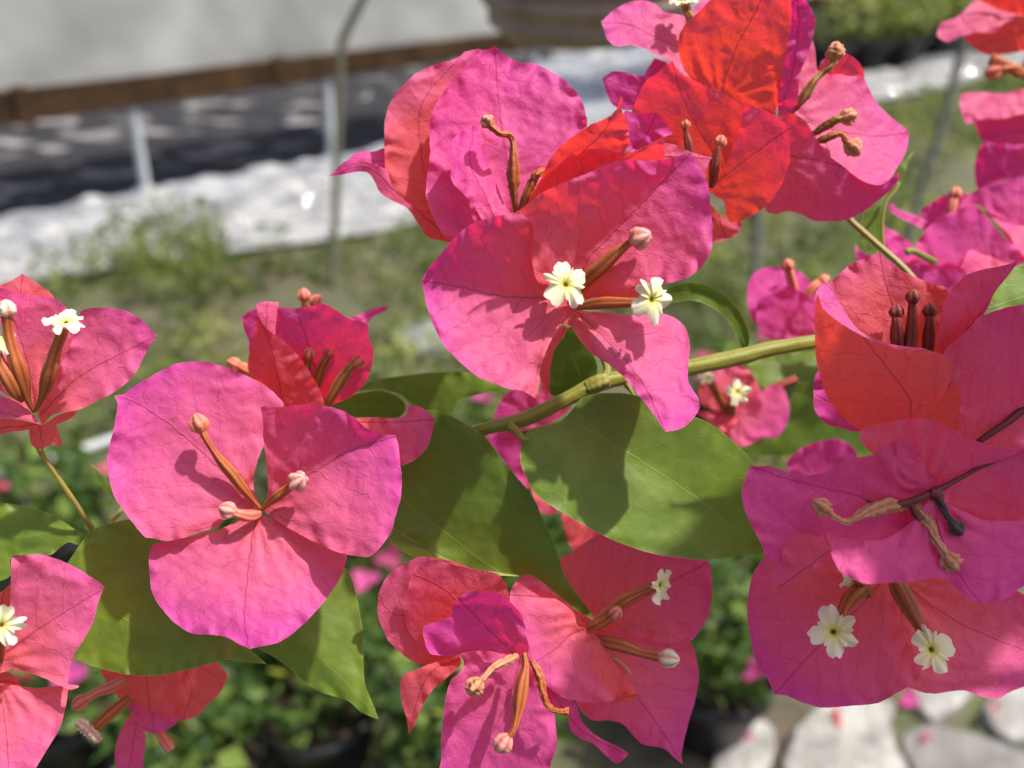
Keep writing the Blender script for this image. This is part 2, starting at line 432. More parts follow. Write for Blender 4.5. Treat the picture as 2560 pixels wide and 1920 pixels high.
def bud(f, tube, P, R, r, mat=M_BUD, flutes=5, stretch=1.25, name='bud'):
    T = P[-1] - P[-4]; T /= np.linalg.norm(T); n = 16; s = np.linspace(0, 1, n)
    L = 2 * r * stretch
    prof = np.sin(np.pi * np.clip(s, 0, 1) ** 0.8) ** 0.62
    prof = np.maximum(prof, 0.03); prof[0] = max(prof[0], R[-1] / r * 0.9)
    C = P[-1] - T * r * 0.15 + T[None] * (s * L)[:, None]
    V, F, at = sweep(C, prof * r, seg=30, flutes=flutes, amp=0.13, twist=1.6, wob=.35 if mat in (M_WITH, M_DEAD) else .12, seed=r * 1e5)
    return mesh_obj(name, V, F, mat, tube, at, origin=org(f))
def tube(f, pts, mat=M_TUBE, end=None, dz=0, tile=None, r_end=0, budmat=None, twist=0.6, amp=0.12, wob=0.0, name='flower_tube', stretch=1.2, n=30):
    t = tile or f['_t']; d = f['_d'] + dz
    o, P, R = rib(f, name, t, pts, d, mat, n=n, twist=twist, amp=amp, wob=wob, seg=20, seed=len(pts) * 1.7 + pts[0][0])
    if end == 'bud':
        bud(f, o, P, R, r_end / TS * d / 1000 / FPX, budmat or M_BUD, stretch=stretch)
    return o
def star(f, tubeo, x, y, dz, R, n=(0, 0), rot=0.0, tile=None, seed=1, name='star_corolla', curl=0.0, squeeze=1.0, half=None):
    """white five-lobed limb; n: tilt of its axis off the line to the camera (right, up)"""
    rnd = random.Random(seed); d = (f['_d'] + dz) / 1000.0
    (px, py), = topx(tile or f['_t'], [(x, y)]); c = W(px, py, d); r0 = .93 * R / TS * d / FPX
    ax = TOCAM + n[0] * RT + n[1] * UP; ax /= np.linalg.norm(ax)
    a = np.cross(UP, ax); a /= np.linalg.norm(a); b = np.cross(ax, a)
    nt_, nr = 110, 16; V = []; A = []
    lob = [rnd.uniform(.72, 1.15) for _ in range(5)]; tilt = [rnd.uniform(-.5, .4) for _ in range(5)]; wq = [rnd.uniform(-.22, .22) for _ in range(3)]
    for i in range(nr + 1):
        q = i / nr
        for j in range(nt_):
            th = 2 * math.pi * j / nt_; ph = (th * 5 / (2 * math.pi)); k = int(round(ph)) % 5; w_ = ph - round(ph)   # -0.5..0.5 in lobe
            s = abs(w_) * 2
            tip = max(0.0, 1 - (s / (.82 + .1 * (lob[k] - 1))) ** 2.2) ** 0.75
            notch = 0.11 * math.exp(-(w_ / .06) ** 2) * (lob[k] * 3 - 2) - 0.03
            rim = 0.54 + 0.50 * tip * lob[k] - notch
            # small lobes between the large ones
            rim += 0.16 * math.exp(-((s - 1.0) / .16) ** 2)
            rim += 0.07 * q * noise.noise(Vector((th * 7, seed, 0)))
            rr = q * rim
            z = 0.16 * (1 - math.exp(-(rr / .22) ** 2)) - .10
            z += 0.19 * q * q * math.cos(th * 10) * (0.6 + 0.4 * math.sin(th + seed)) + tilt[k] * q * q * (0.6 - s * .4) - curl * q ** 3
            z += 0.05 * q * noise.noise(Vector((math.cos(th) * 2.5, math.sin(th) * 2.5, seed + q)))
            t2 = th + rot + wq[0] * math.sin(th + 1) + wq[1] * math.sin(2 * th) + wq[2] * math.cos(3 * th) * q
            V.append(c + r0 * (rr * math.cos(t2) * a * squeeze + rr * math.sin(t2) * b + z * ax)); A.append(rr)
    F = [(i * nt_ + j, i * nt_ + (j + 1) % nt_, (i + 1) * nt_ + (j + 1) % nt_, (i + 1) * nt_ + j) for i in range(1, nr) for j in range(nt_)]
    F.append(tuple(nt_ + j for j in range(nt_)))
    return mesh_obj(name, np.array(V), F, M_STAR, tubeo, dict(rad=np.array(A)), origin=org(f))
# ================================================================ GROUND AND THE NURSERY BEHIND
RN = np.random.RandomState(11)
def grid_sheet(A, Bk, nu, nv, zf, name, mat, z0):
    """sheet between two polylines given in world xy, z from a function"""
    A = smooth_open(A, nu); Bk = smooth_open(Bk, nu)
    V = []
    for i in range(nu):
        for j in range(nv):
            t = j / (nv - 1); p = A[i] * (1 - t) + Bk[i] * t
            V.append((p[0], p[1], z0 + zf(p[0], p[1], t)))
    F = [(i * nv + j, (i + 1) * nv + j, (i + 1) * nv + j + 1, i * nv + j + 1) for i in range(nu - 1) for j in range(nv - 1)]
    return mesh_obj(name, np.array(V), F, mat)
# soil with moss
b = NB('soil'); tc = b.n.new('ShaderNodeTexCoord')
n1 = b.noise(tc.outputs['Object'], 1.6, 5); n2 = b.noise(tc.outputs['Object'], 14, 6, .65); n3 = b.noise(tc.outputs['Object'], 90, 3)
c = b.ramp(n1.outputs['Fac'], [(.35, (.075, .055, .038)), (.5, (.06, .07, .03)), (.62, (.09, .115, .035))])
c = b.mix(b.math('MULTIPLY', b.math('SUBTRACT', n2.outputs['Fac'], .42, clamp=True), 3.0, clamp=True), c, (.13, .105, .075))
c = b.mix(b.math('MULTIPLY', b.math('SUBTRACT', n3.outputs['Fac'], .6, clamp=True), 5.0, clamp=True), c, (.22, .19, .15))
pr = b.n.new('ShaderNodeBsdfPrincipled'); b.set(pr.inputs['Base Color'], c); pr.inputs['Roughness'].default_value = .9
b.l.new(b.bump(n2.outputs['Fac'], .02), pr.inputs['Normal']); M_SOIL = b.out(pr.outputs[0])
o = mesh_obj('ground', np.array([(-60, -20, 0), (60, -20, 0), (60, 100, 0), (-60, 100, 0)], float), [(0, 1, 2, 3)], M_SOIL, smooth=False)
tag(o, 'brown soil with patches of moss', kind='structure')
# black woven fabric with pale litter
b = NB('weed_fabric'); tc = b.n.new('ShaderNodeTexCoord'); mp = b.n.new('ShaderNodeMapping'); b.l.new(tc.outputs['Object'], mp.inputs[0])
mp.inputs['Scale'].default_value = (1.0, 1.7, 1); mp.inputs['Rotation'].default_value = (0, 0, -.35)
n1 = b.noise(mp.outputs[0], 3.6, 4, .6, .6); n2 = b.noise(tc.outputs['Object'], 9, 3)
k = b.math('MULTIPLY', b.math('SUBTRACT', n1.outputs['Fac'], .54, clamp=True), 9.0, clamp=True)
c = b.mix(b.math('MULTIPLY', k, .75), b.mix(n2.outputs['Fac'], (.018, .018, .020), (.042, .041, .045)), (.36, .34, .34))
pr = b.n.new('ShaderNodeBsdfPrincipled'); b.set(pr.inputs['Base Color'], c); pr.inputs['Roughness'].default_value = .8; pr.inputs['Specular IOR Level'].default_value = .15
b.l.new(b.bump(n1.outputs['Fac'], .03), pr.inputs['Normal']); M_FAB = b.out(pr.outputs[0])
# ground points
back = [G(x, y)[:2] for x, y in [(-500, 650), (-150, 592), (0, 560), (200, 522), (365, 488), (600, 445), (830, 402), (1020, 360), (1200, 240), (1400, 150), (1700, 110), (1950, 170), (2160, 192), (2450, 125), (2800, 60)]]
front = [G(x, y)[:2] for x, y in [(-500, 860), (-150, 790), (0, 730), (200, 700), (365, 672), (600, 640), (830, 610), (1020, 575), (1200, 500), (1400, 420), (1700, 350), (1950, 290), (2160, 265), (2450, 215), (2800, 165)]]
V = [(p[0], p[1] - .12, .004) for p in back]; far = [(p[0] * 3.2, 26.0, .004) for p in back]
n = len(V); o = mesh_obj('weed_fabric', np.array(V + far, float), [(i, i + 1, n + i + 1, n + i) for i in range(n - 1)], M_FAB, smooth=False)
tag(o, 'black ground fabric with pale litter under the board', 'ground fabric')
# white plastic film, wrinkled and shiny
b = NB('white_film'); tc = b.n.new('ShaderNodeTexCoord'); mp = b.n.new('ShaderNodeMapping'); b.l.new(tc.outputs['Object'], mp.inputs[0])
mp.inputs['Scale'].default_value = (.5, 1.6, 1); mp.inputs['Rotation'].default_value = (0, 0, -.5)
n1 = b.noise(mp.outputs[0], 9, 6, .62, .8); n2 = b.noise(tc.outputs['Object'], 45, 4, .6, 1.2)
c = b.ramp(n1.outputs['Fac'], [(.34, (.30, .30, .31)), (.48, (.58, .58, .59)), (.62, (.80, .80, .80))])
pr = b.n.new('ShaderNodeBsdfPrincipled'); b.set(pr.inputs['Base Color'], c); pr.inputs['Roughness'].default_value = .08; pr.inputs['Specular IOR Level'].default_value = .8
h = b.math('MULTIPLY_ADD', n2.outputs['Fac'], .5, n1.outputs['Fac'])
b.l.new(b.bump(h, .09), pr.inputs['Normal']); pr.inputs['Coat Weight'].default_value = 1.0; pr.inputs['Coat Roughness'].default_value = .03; M_FILM = b.out(pr.outputs[0])
def zf(x, y, t):
    e = min(1, t * 8, (1 - t) * 8)
    return e * (0.035 + 0.05 * noise.noise(Vector((x * 2.1 + y, y * 4.5 - x * 1.5, 3))) + .040 * noise.noise(Vector((x * 8, y * 12, 1))) + .010 * noise.noise(Vector((x * 19, y * 24, 5)))) + (1 - e) * .01
o = grid_sheet(front, back, 620, 90, zf, 'plastic_sheet', M_FILM, .012)
tag(o, 'long wrinkled shiny white plastic sheet lying on the ground behind the weeds', 'plastic sheet')

# ---- greenhouse side wall: film panel on a rusty brown board on galvanised posts
pA = G(365, 488); pB = G(828, 404); u_ = (pB - pA); u_[2] = 0; u_ /= np.linalg.norm(u_); n_ = np.array((u_[1], -u_[0], 0))
if n_[1] > 0: n_ = -n_
def onwall(px, py):
    r = W(px, py, 1.0) - C0; t = ((pA - C0) @ n_) / (r @ n_); return C0 + r * t
def boxm(corners, thick, name, mat, parent, bev=0.0):
    """slab from four wall-plane corners, thickness towards n_"""
    q = np.array(corners); V = np.concatenate([q, q + n_ * thick]); F = [(0, 1, 2, 3), (7, 6, 5, 4), (0, 4, 5, 1), (1, 5, 6, 2), (2, 6, 7, 3), (3, 7, 4, 0)]
    return mesh_obj(name, V, F, mat, parent, smooth=False, origin=org(parent))
zt0 = onwall(0, 226)[2]; zb0 = onwall(0, 308)[2]; zt1 = onwall(1000, 110)[2]; zb1 = onwall(1000, 165)[2]
zt = (zt0 + zt1) / 2; zb = (zb0 + zb1) / 2
s1 = (onwall(1000, 110) - pA) @ u_; s0 = (onwall(0, 226) - pA) @ u_
def zline(a, b_, s): return a + (b_ - a) * (s - s0) / (s1 - s0)
def wp(s, z): return np.array((pA[0], pA[1], 0)) + u_ * s + np.array((0, 0, z))
M_PANEL = plain('panel_film', (.46, .46, .43), (.72, .71, .66), scale=2.2, rough=.45, spec=.35, bump=.02, detail=2, trans=.25)
M_BOARD = plain('old_board', (.035, .018, .008), (.085, .043, .016), scale=9, rough=.85, bump=.01, detail=6)
M_GALV = plain('galvanised', (.42, .45, .46), (.56, .59, .60), scale=40, rough=.5, spec=.5, bump=.0004)
GH = thing('greenhouse_wall', wp(0, 0), 'greenhouse side of pale grey film above a brown wooden board on thin posts', 'greenhouse')
sL, sR = -3.0, 9.0
boxm([wp(sL, zline(zb0, zb1, sL)), wp(sR, zline(zb0, zb1, sR)), wp(sR, zline(zt0, zt1, sR)), wp(sL, zline(zt0, zt1, sL))], .04, 'board', M_BOARD, GH)
q = []
N = 160; hgt = 2.2
for i in range(N + 1):
    for j in range(26):
        s = sL + (sR - sL) * i / N; z = zline(zt0, zt1, s) - .005 + hgt * j / 25
        q.append(wp(s, z) + n_ * (.012 + .012 * noise.noise(Vector((s * 2.2 + z * .6, z * .8, 0))) + .006 * math.sin(s * 5 + z * 2)))
boxf = [(i * 26 + j, (i + 1) * 26 + j, (i + 1) * 26 + j + 1, i * 26 + j + 1) for i in range(N) for j in range(25)]
mesh_obj('film_panel', np.array(q), boxf, M_PANEL, GH, origin=org(GH))
# joints of the board
for s in (zline(0, 0, 0) + .62, -.38, 2.1, 3.9):
    boxm([wp(s, zline(zb0, zb1, s) - .01), wp(s + .05, zline(zb0, zb1, s) - .01), wp(s + .05, zline(zt0, zt1, s) + .012), wp(s, zline(zt0, zt1, s) + .012)], .052, 'batten', M_BOARD, GH)
def pole(name, P, r, mat, parent=None, seg=14):
    P = smooth_open(P, max(6, len(P) * 6)); V, F, at = sweep(P, np.full(len(P), r), seg=seg, flutes=1, amp=0.0)
    return mesh_obj(name, V, F, mat, parent, at, origin=org(parent) if parent is not None else P[0])
for x, y, xt in ((365, 488, .028), (828, 404, .02), (-330, 610, 0), (1330, 318, 0), (1990, 205, 0)):
    s = (onwall(x, y) - pA) @ u_
    pole('post', [wp(s, -.02) + n_ * .012, wp(s + xt, zline(zb0, zb1, s) - .004) + n_ * .012], .020, M_GALV, GH)
    pole('post_foot', [wp(s, -.01) + n_ * .012, wp(s, .03) + n_ * .012], .045, M_GALV, GH)

# ---- leaning rods and canes standing in the weeds
M_ROD = plain('green_grey_rod', (.11, .105, .065), (.17, .16, .105), scale=60, rough=.55, spec=.5)
M_CANE = plain('cane', (.42, .37, .24), (.52, .46, .31), scale=60, rough=.7)
M_GREY = plain('grey_rod', (.17, .165, .14), (.25, .245, .21), scale=60, rough=.6)
def rod(name, pts, r, mat, label, cat, group=None):
    b0 = G(*pts[0]); d0 = (b0 - C0) @ FW; P = [b0 - np.array((0, 0, .02))]
    for (x, y, k) in pts[1:] if len(pts[1]) == 3 else []: P.append(W(x, y, d0 * k))
    o = pole(name, P, r, mat); return tag(o, label, cat, group)
rod('bent_rod', [(832, 720), (838, 560, .985), (846, 300, .95), (852, 130, .925), (870, 70, .915), (915, -20, .90), (960, -120, .88)], .0135, M_ROD, 'thin grey green metal rod with a bent top standing left of the centre blooms', 'rod')
rod('thin_rod', [(2225, 780), (2290, 520, .96), (2350, 330, .93), (2405, 130, .90), (2440, 0, .88)], .013, M_GREY, 'thin leaning grey rod at right, in front of the white sheet', 'rod')
rod('thin_rod', [(1888, 770), (1890, 640, .98), (1893, 560, .965), (1897, 430, .94)], .016, M_GREY, 'short grey rod in the weeds below the top bloom', 'rod')
rod('cane', [(60, 1330), (52, 1200, .97), (42, 1060, .93), (38, 960, .91)], .022, M_CANE, 'blurred beige cane beside the yellow stalk at the left edge', 'cane')
P = [G(-60, 1215) + (0, 0, .03), G(120, 1180) + (0, 0, .03), G(330, 1110) + (0, 0, .03), G(520, 1060) + (0, 0, .03)]
tag(pole('grey_pipe', P, .011, M_GALV), 'thin grey pipe lying in the weeds behind the left blooms', 'pipe')

# ---- brown ribbed hanging planter
M_PLANT = plain('planter_plastic', (.27, .19, .15), (.36, .27, .22), scale=25, rough=.5, spec=.4, bump=.001)
ct = W(1465, -60, 1.12); HP = thing('hanging_planter', ct, 'brown ribbed plastic planter hanging at the top edge', 'planter')
def lathe(ct, prof, seg=64):
    V = []; 
    for (r, z) in prof:
        for j in range(seg):
            a = 2 * math.pi * j / seg; V.append((ct[0] + r * math.cos(a), ct[1] + r * math.sin(a), ct[2] + z))
    F = [(i * seg + j, i * seg + (j + 1) % seg, (i + 1) * seg + (j + 1) % seg, (i + 1) * seg + j) for i in range(len(prof) - 1) for j in range(seg)]
    return np.array(V), F
rx = .158; prof = [(.001, -.072), (.085, -.074), (.108, -.070), (.125, -.058)]
for i in range(40):
    t = i / 39; prof.append((.125 + (rx - .125) * t ** .6 + .0035 * math.cos(i * 2 * math.pi / 8), -.056 + .16 * t))
prof += [(rx + .012, .106), (rx + .012, .118), (rx - .004, .118), (rx - .008, .10), (rx - .02, -.03), (.001, -.04)]
V, F = lathe(ct, prof); mesh_obj('bowl', V, F, M_PLANT, HP, origin=ct)
for k in range(3):
    a = k * 2.094 + .4; pole('hanger_wire', [ct + np.array((math.cos(a) * rx, math.sin(a) * rx, .11)), ct + np.array((0, 0, .62))], .0015, M_GALV, HP, seg=6)
V, F = lathe(ct, [(.001, .085), (.14, .08)]); mesh_obj('potting_soil', V, F, M_SOIL, HP, origin=ct)

# ---- leaflets
def leaf_mat2(name, c1, c2, c3, tr=.35):
    b = NB(name); t = b.attr('tone').outputs['Fac']
    c = b.ramp(t, [(0, c1), (.5, c2), (1, c3)])
    pr = b.n.new('ShaderNodeBsdfPrincipled'); b.set(pr.inputs['Base Color'], c); pr.inputs['Roughness'].default_value = .5; pr.inputs['Specular IOR Level'].default_value = .35
    tr_ = b.n.new('ShaderNodeBsdfTranslucent'); c2_ = b.mix(.5, c, (.30, .45, .03)); b.set(tr_.inputs[0], c2_)
    mx = b.n.new('ShaderNodeMixShader'); mx.inputs[0].default_value = tr; b.l.new(pr.outputs[0], mx.inputs[1]); b.l.new(tr_.outputs[0], mx.inputs[2])
    return b.out(mx.outputs[0])
M_WEED = leaf_mat2('weed_leaf', (.025, .04, .012), (.10, .135, .03), (.32, .35, .09))
M_FOL = leaf_mat2('shrub_leaf', (.035, .075, .02), (.085, .15, .035), (.20, .28, .06))
M_YFOL = leaf_mat2('yellow_leaf', (.10, .12, .03), (.26, .28, .08), (.45, .45, .18))
def leaflets(Cn, size, upness, tone, aspect=.55, rs=RN, normal=None):
    n = len(Cn); d = rs.normal(size=(n, 3)); d[:, 2] = d[:, 2] * .5 + upness; d /= np.linalg.norm(d, axis=1)[:, None]
    e = np.cross(d, rs.normal(size=(n, 3))); e /= np.linalg.norm(e, axis=1)[:, None]; nn = np.cross(d, e)
    L = (size * np.clip(rs.lognormal(-.05, .4, n), .3, 2.0))[:, None]; Wd = L * aspect
    p0 = Cn; p1 = Cn + d * L * .45 + e * Wd * .5 + nn * L * .10; p2 = Cn + d * L; p3 = Cn + d * L * .45 - e * Wd * .5 + nn * L * .10; pm = Cn + d * L * .5
    V = np.stack([p0, p1, p2, p3, pm], 1).reshape(-1, 3)
    F = []; 
    for i in range(n):
        k = i * 5; F += [(k, k + 1, k + 4), (k + 1, k + 2, k + 4), (k + 2, k + 3, k + 4), (k + 3, k, k + 4)]
    return V, F, np.repeat(tone, 5)
def gpoly_points(n, pxpoly, rs):
    gp = np.array([G(*p)[:2] for p in pxpoly]); lo = gp.min(0); hi = gp.max(0); P = rs.uniform(lo, hi, (n * 3, 2))
    P = P[inside(gp, P[:, 0], P[:, 1])][:n]; return P
def clump(P, s, sd): return np.array([noise.noise(Vector((p[0] * s, p[1] * s, sd))) for p in P])
reg = [(-900, 900), (-150, 740), (0, 700), (365, 655), (830, 600), (1020, 560), (1400, 430), (1700, 340), (2160, 262), (2450, 212), (3300, 120), (3500, 700), (3000, 1250), (2000, 1330), (800, 1330), (-500, 1400)]
P = gpoly_points(60000, reg, RN); cl = clump(P, 2.2, 1) + .6 * clump(P, 7, 5)
keep = RN.uniform(-.35, .35, len(P)) < cl + .10; P = P[keep]; cl = cl[keep]
h = np.clip(.03 + .16 * (cl + .05), .005, .17) * RN.uniform(0, 1, len(P))
Cn = np.column_stack([P, h]); tn = np.clip(.52 + .9 * clump(P, 3, 9) + RN.normal(0, .2, len(P)), 0, 1)
V, F, t = leaflets(Cn, np.full(len(P), .027), .35, tn)
o = mesh_obj('weeds', V, F, M_WEED, attrs=dict(tone=t), smooth=False, origin=np.array((0, 0, 0.)))
tag(o, 'low green and yellowish weeds covering the soil', kind='stuff')
# taller weeds over the front edge of the white sheet, left
P = gpoly_points(2600, [(60, 760), (230, 690), (420, 560), (560, 600), (760, 640), (700, 720), (300, 780)], RN); cl = clump(P, 5, 3)
keep = cl > -.08; P = P[keep]; h = .16 * RN.uniform(0, 1, len(P)) ** 1.2
V, F, t = leaflets(np.column_stack([P, h]), np.full(len(P), .03), .8, RN.uniform(.2, .9, len(P)), .35)
o = mesh_obj('tall_weeds', V, F, M_WEED, attrs=dict(tone=t), smooth=False, origin=np.array((0, 0, 0.)))
tag(o, 'taller thin weeds growing over the edge of the white plastic', kind='stuff')

# ---- potted plants
M_POT = plain('black_pot', (.012, .012, .014), (.022, .022, .025), scale=40, rough=.42, spec=.5)
M_PEAT = plain('peat', (.03, .02, .014), (.07, .05, .035), scale=120, rough=.95, bump=.004)
def mini_bloom(parent, c, r, rs):
    V = []; F = []; ax = rs.normal(size=3) + np.array((0, -.5, 1.0)); ax /= np.linalg.norm(ax); a = np.cross(ax, (0, 1, .2)); a /= np.linalg.norm(a); b_ = np.cross(ax, a); ro = rs.uniform(0, 6)
    for k in range(3):
        th = ro + k * 2.094; d = math.cos(th) * a + math.sin(th) * b_; s = np.cross(ax, d); n0 = len(V)
        for i in range(7):
            t = i / 6; wd = math.sin(math.pi * min(1, t * .86 + .06)) * .48
            for j in (-1, -.5, 0, .5, 1):
                V.append(c + r * (d * t + s * wd * j + ax * (.55 * t - .25 * t * t + .18 * j * j * wd)))
        F += [(n0 + i * 5 + j, n0 + i * 5 + j + 1, n0 + (i + 1) * 5 + j + 1, n0 + (i + 1) * 5 + j) for i in range(6) for j in range(4)]
    V = np.array(V); t = np.full(len(V), rs.uniform(.3, 1.0)); v3 = np.zeros((len(V), 3)); v3[:, 0] = 5; v3[:, 1] = 3; v3[:, 2] = 3
    return mesh_obj('bloom', V, F, M_BRACT, parent, dict(tone=t, vein=v3), origin=org(parent))
def potted(px, py, r, h, fr, fh, nl, label, mat, group, blooms=0, seed=1, ls=.03, cat='potted plant', z=0.0, name='potted_plant', bpts=()):
    rs = np.random.RandomState(seed); g = G(px, py); t = thing(name, g, label, cat, group)
    V, F = lathe(g, [(.001, .003), (r * .74, .003), (r * .76, .02), (r * .93, h - .03), (r * 1.02, h - .03), (r * 1.03, h), (r * .96, h), (r * .94, h - .02)], 40)
    mesh_obj('pot', V, F, M_POT, t, origin=g)
    V, F = lathe(g, [(.001, h - .012), (r * .95, h - .022)], 32); mesh_obj('potting_soil', V, F, M_PEAT, t, origin=g)
    d = rs.normal(size=(nl, 3)); d /= np.linalg.norm(d, axis=1)[:, None]; rr = rs.uniform(.35, 1, nl) ** .5
    Cn = g + np.array((0, 0, h + fh * .48)) + d * rr[:, None] * np.array((fr, fr, fh * .5))
    k = clump(Cn * 1.0, 9, seed) + np.array([noise.noise(Vector((c[0] * 14, c[1] * 14, c[2] * 14))) for c in Cn]) > -.18
    Cn = Cn[k]; V, F, tn = leaflets(Cn, np.full(len(Cn), ls), .2, np.clip(.45 + rs.normal(0, .28, len(Cn)), 0, 1), .72, rs)
    mesh_obj('foliage', V, F, mat, t, dict(tone=tn), smooth=False, origin=g)
    for i in range(5):
        a = rs.uniform(0, 6.28); e = g + np.array((math.cos(a) * fr * .6, math.sin(a) * fr * .6, h + fh * .75))
        P_ = smooth_open([g + np.array((0, 0, h - .02)), (g + e) / 2 + np.array((0, 0, h * .6)), e], 8)
        V, F, at = sweep(P_, np.linspace(.004, .0018, 8), seg=7, flutes=1, amp=0); mesh_obj('stem', V, F, M_STEM, t, at, origin=g)
    for i in range(blooms):
        dd = rs.normal(size=3); dd[2] = abs(dd[2]); dd[1] -= .3; dd /= np.linalg.norm(dd)
        mini_bloom(t, g + np.array((0, 0, h + fh * .5)) + dd * np.array((fr, fr, fh * .5)), rs.uniform(.018, .028), rs)
    return t
GP = 'potted plants on the ground below'
potted(1180, 1985, .11, .15, .13, .20, 900, 'leafy potted plant at the bottom, below the purple bloom', M_FOL, GP, 1, 3)
potted(820, 1880, .10, .15, .12, .18, 800, 'potted plant with bright green leaves, right of the hanging orange bloom', M_FOL, GP, 0, 4)
potted(520, 2010, .11, .15, .11, .14, 420, 'dark nursery pot with sparse leaves under the hanging orange bloom', M_FOL, GP, 0, 5)
potted(230, 1870, .10, .15, .13, .18, 700, 'potted plant with small magenta blooms near the bottom left corner', M_FOL, GP, 7, 6)
potted(960, 1600, .10, .15, .13, .20, 800, 'potted plant with pink blooms behind the triangular green leaf', M_FOL, GP, 8, 7)
potted(1330, 1590, .10, .15, .12, .18, 600, 'potted plant behind the bottom blooms, mostly hidden', M_FOL, GP, 4, 8)
potted(1760, 1800, .10, .15, .12, .20, 900, 'leafy potted plant right of the bottom coral bloom', M_FOL, GP, 2, 9)
potted(1860, 1560, .10, .15, .12, .17, 500, 'potted plant with magenta and coral blooms beside the two hanging white stars', M_FOL, GP, 9, 10)
potted(560, 1560, .10, .15, .13, .17, 600, 'potted plant behind the large front left bloom', M_FOL, GP, 3, 12)
potted(170, 1430, .10, .14, .14, .18, 700, 'potted plant behind the leaf at the left edge', M_FOL, GP, 3, 13)
potted(2080, 1010, .11, .14, .15, .15, 600, 'low potted plant with pink blooms behind the cup shaped bloom', M_FOL, GP, 5, 14)
potted(1840, 1090, .11, .14, .14, .14, 500, 'low potted plant with pink blooms under the arching leaf', M_FOL, GP, 6, 15)
potted(1270, 1230, .11, .14, .13, .13, 400, 'low potted plant with coral blooms behind the main branch', M_FOL, GP, 5, 16)
GY = 'yellow green plants in black pots'
lab = ['leftmost', 'second', 'third', 'fourth', 'fifth', 'sixth', 'seventh']
for i, (x, y) in enumerate([(2065, 185), (2150, 178), (2235, 168), (2320, 150), (2400, 135), (2485, 120), (2565, 105)]):
    potted(x, y, .17, .20, .25, .30, 700, f'{lab[i]} of the yellow green plants in black pots beyond the white sheet', M_YFOL, GY, 0, 30 + i, .045)
# ---- stones
M_ROCK = plain('white_stone', (.17, .165, .155), (.40, .39, .365), scale=16, rough=.9, bump=.03, detail=7, lo=.3, hi=.6)
M_ROCKG = plain('grey_stone', (.13, .125, .12), (.22, .21, .20), scale=16, rough=.9, bump=.01, detail=6)
def slab(pts, h, mat, label, seed):
    """flat broken stone: traced footprint on the ground with its own height, chipped sides and an uneven top"""
    ring = smooth_closed([(*G(x, y)[:2] * 1000, True if k % 2 else False) for k, (x, y) in enumerate(pts)], 5.0) / 1000.0
    n = len(ring); c = ring.mean(0); V = []; lv = [(1.02, 0), (1.0, .35), (.985, .8), (.955, .97), (.9, 1.0), (.7, 1.04), (.45, 1.06), (.2, 1.05), (.02, 1.05)]
    for s, z in lv:
        for q in ring:
            p = c + (q - c) * s; e = noise.noise(Vector((p[0] * 22, p[1] * 22, seed + z))) * .5 + noise.noise(Vector((p[0] * 70, p[1] * 70, seed + z))) * .2
            V.append((p[0] + e * .004, p[1] + e * .004, z * h * (1 + .45 * e * (z > .5)) - .002))
    F = [(i * n + j, i * n + (j + 1) % n, (i + 1) * n + (j + 1) % n, (i + 1) * n + j) for i in range(len(lv) - 1) for j in range(n)]
    o = mesh_obj('stone', np.array(V), F, mat, origin=np.array((c[0], c[1], 0))); return tag(o, label, 'stone', 'pale stones at the bottom right')
slab([(1950, 1940), (1975, 1850), (2030, 1790), (2080, 1768), (2225, 1770), (2215, 1830), (2230, 1880), (2270, 1960), (2200, 2050), (2000, 2040)], .03, M_ROCK, 'largest white stone, at the bottom right below the coral bloom', 2)
slab([(1780, 1950), (1795, 1850), (1820, 1810), (1880, 1800), (1925, 1830), (1935, 1880), (1910, 1950), (1860, 2000)], .022, M_ROCK, 'small pale stone left of the largest white one', 5)
slab([(2275, 1700), (2290, 1790), (2330, 1815), (2380, 1790), (2425, 1740), (2430, 1690), (2350, 1670)], .02, M_ROCK, 'pale grey stone touching the lower edge of the coral bloom', 8)
slab([(2450, 1800), (2470, 1760), (2520, 1730), (2600, 1730), (2640, 1800), (2560, 1870), (2500, 1860)], .025, M_ROCK, 'pale stone at the right edge with fallen petals around', 12)
slab([(2250, 1850), (2310, 1815), (2420, 1835), (2520, 1870), (2620, 1930), (2500, 2050), (2300, 2040), (2290, 1950)], .012, M_ROCKG, 'dark grey flat stone in the bottom right corner', 15)
# fallen bracts
rs = np.random.RandomState(4)
for i, (x, y, hh, lb) in enumerate([(2085, 1790, .035, 'pink fallen bract on the top edge of the largest white stone'), (2305, 1835, .02, 'pink fallen bract between the white stones'), (2270, 1745, .02, 'purple fallen bract beside the pale grey stone'),
                           (1855, 1830, .025, 'reddish fallen bract on the small pale stone'), (2480, 1760, .05, 'pale pink fallen bract on the stone at the right edge')]):
    g = G(x, y, hh); t_ = thing('fallen_bract', g, lb, 'petal', 'fallen bracts'); mini_bloom(t_, g, .02, rs)
# pale object lying behind the centre
g = G(1055, 850); V = []
o = slab([(985, 850), (1020, 825), (1080, 815), (1130, 830), (1125, 875), (1060, 890), (1000, 880)], .03, M_FILM, 'blurred white scrap of plastic on the soil, left of the central bloom', 21); o.name = 'plastic_scrap'; o['category'] = 'plastic scrap'; del o['group']
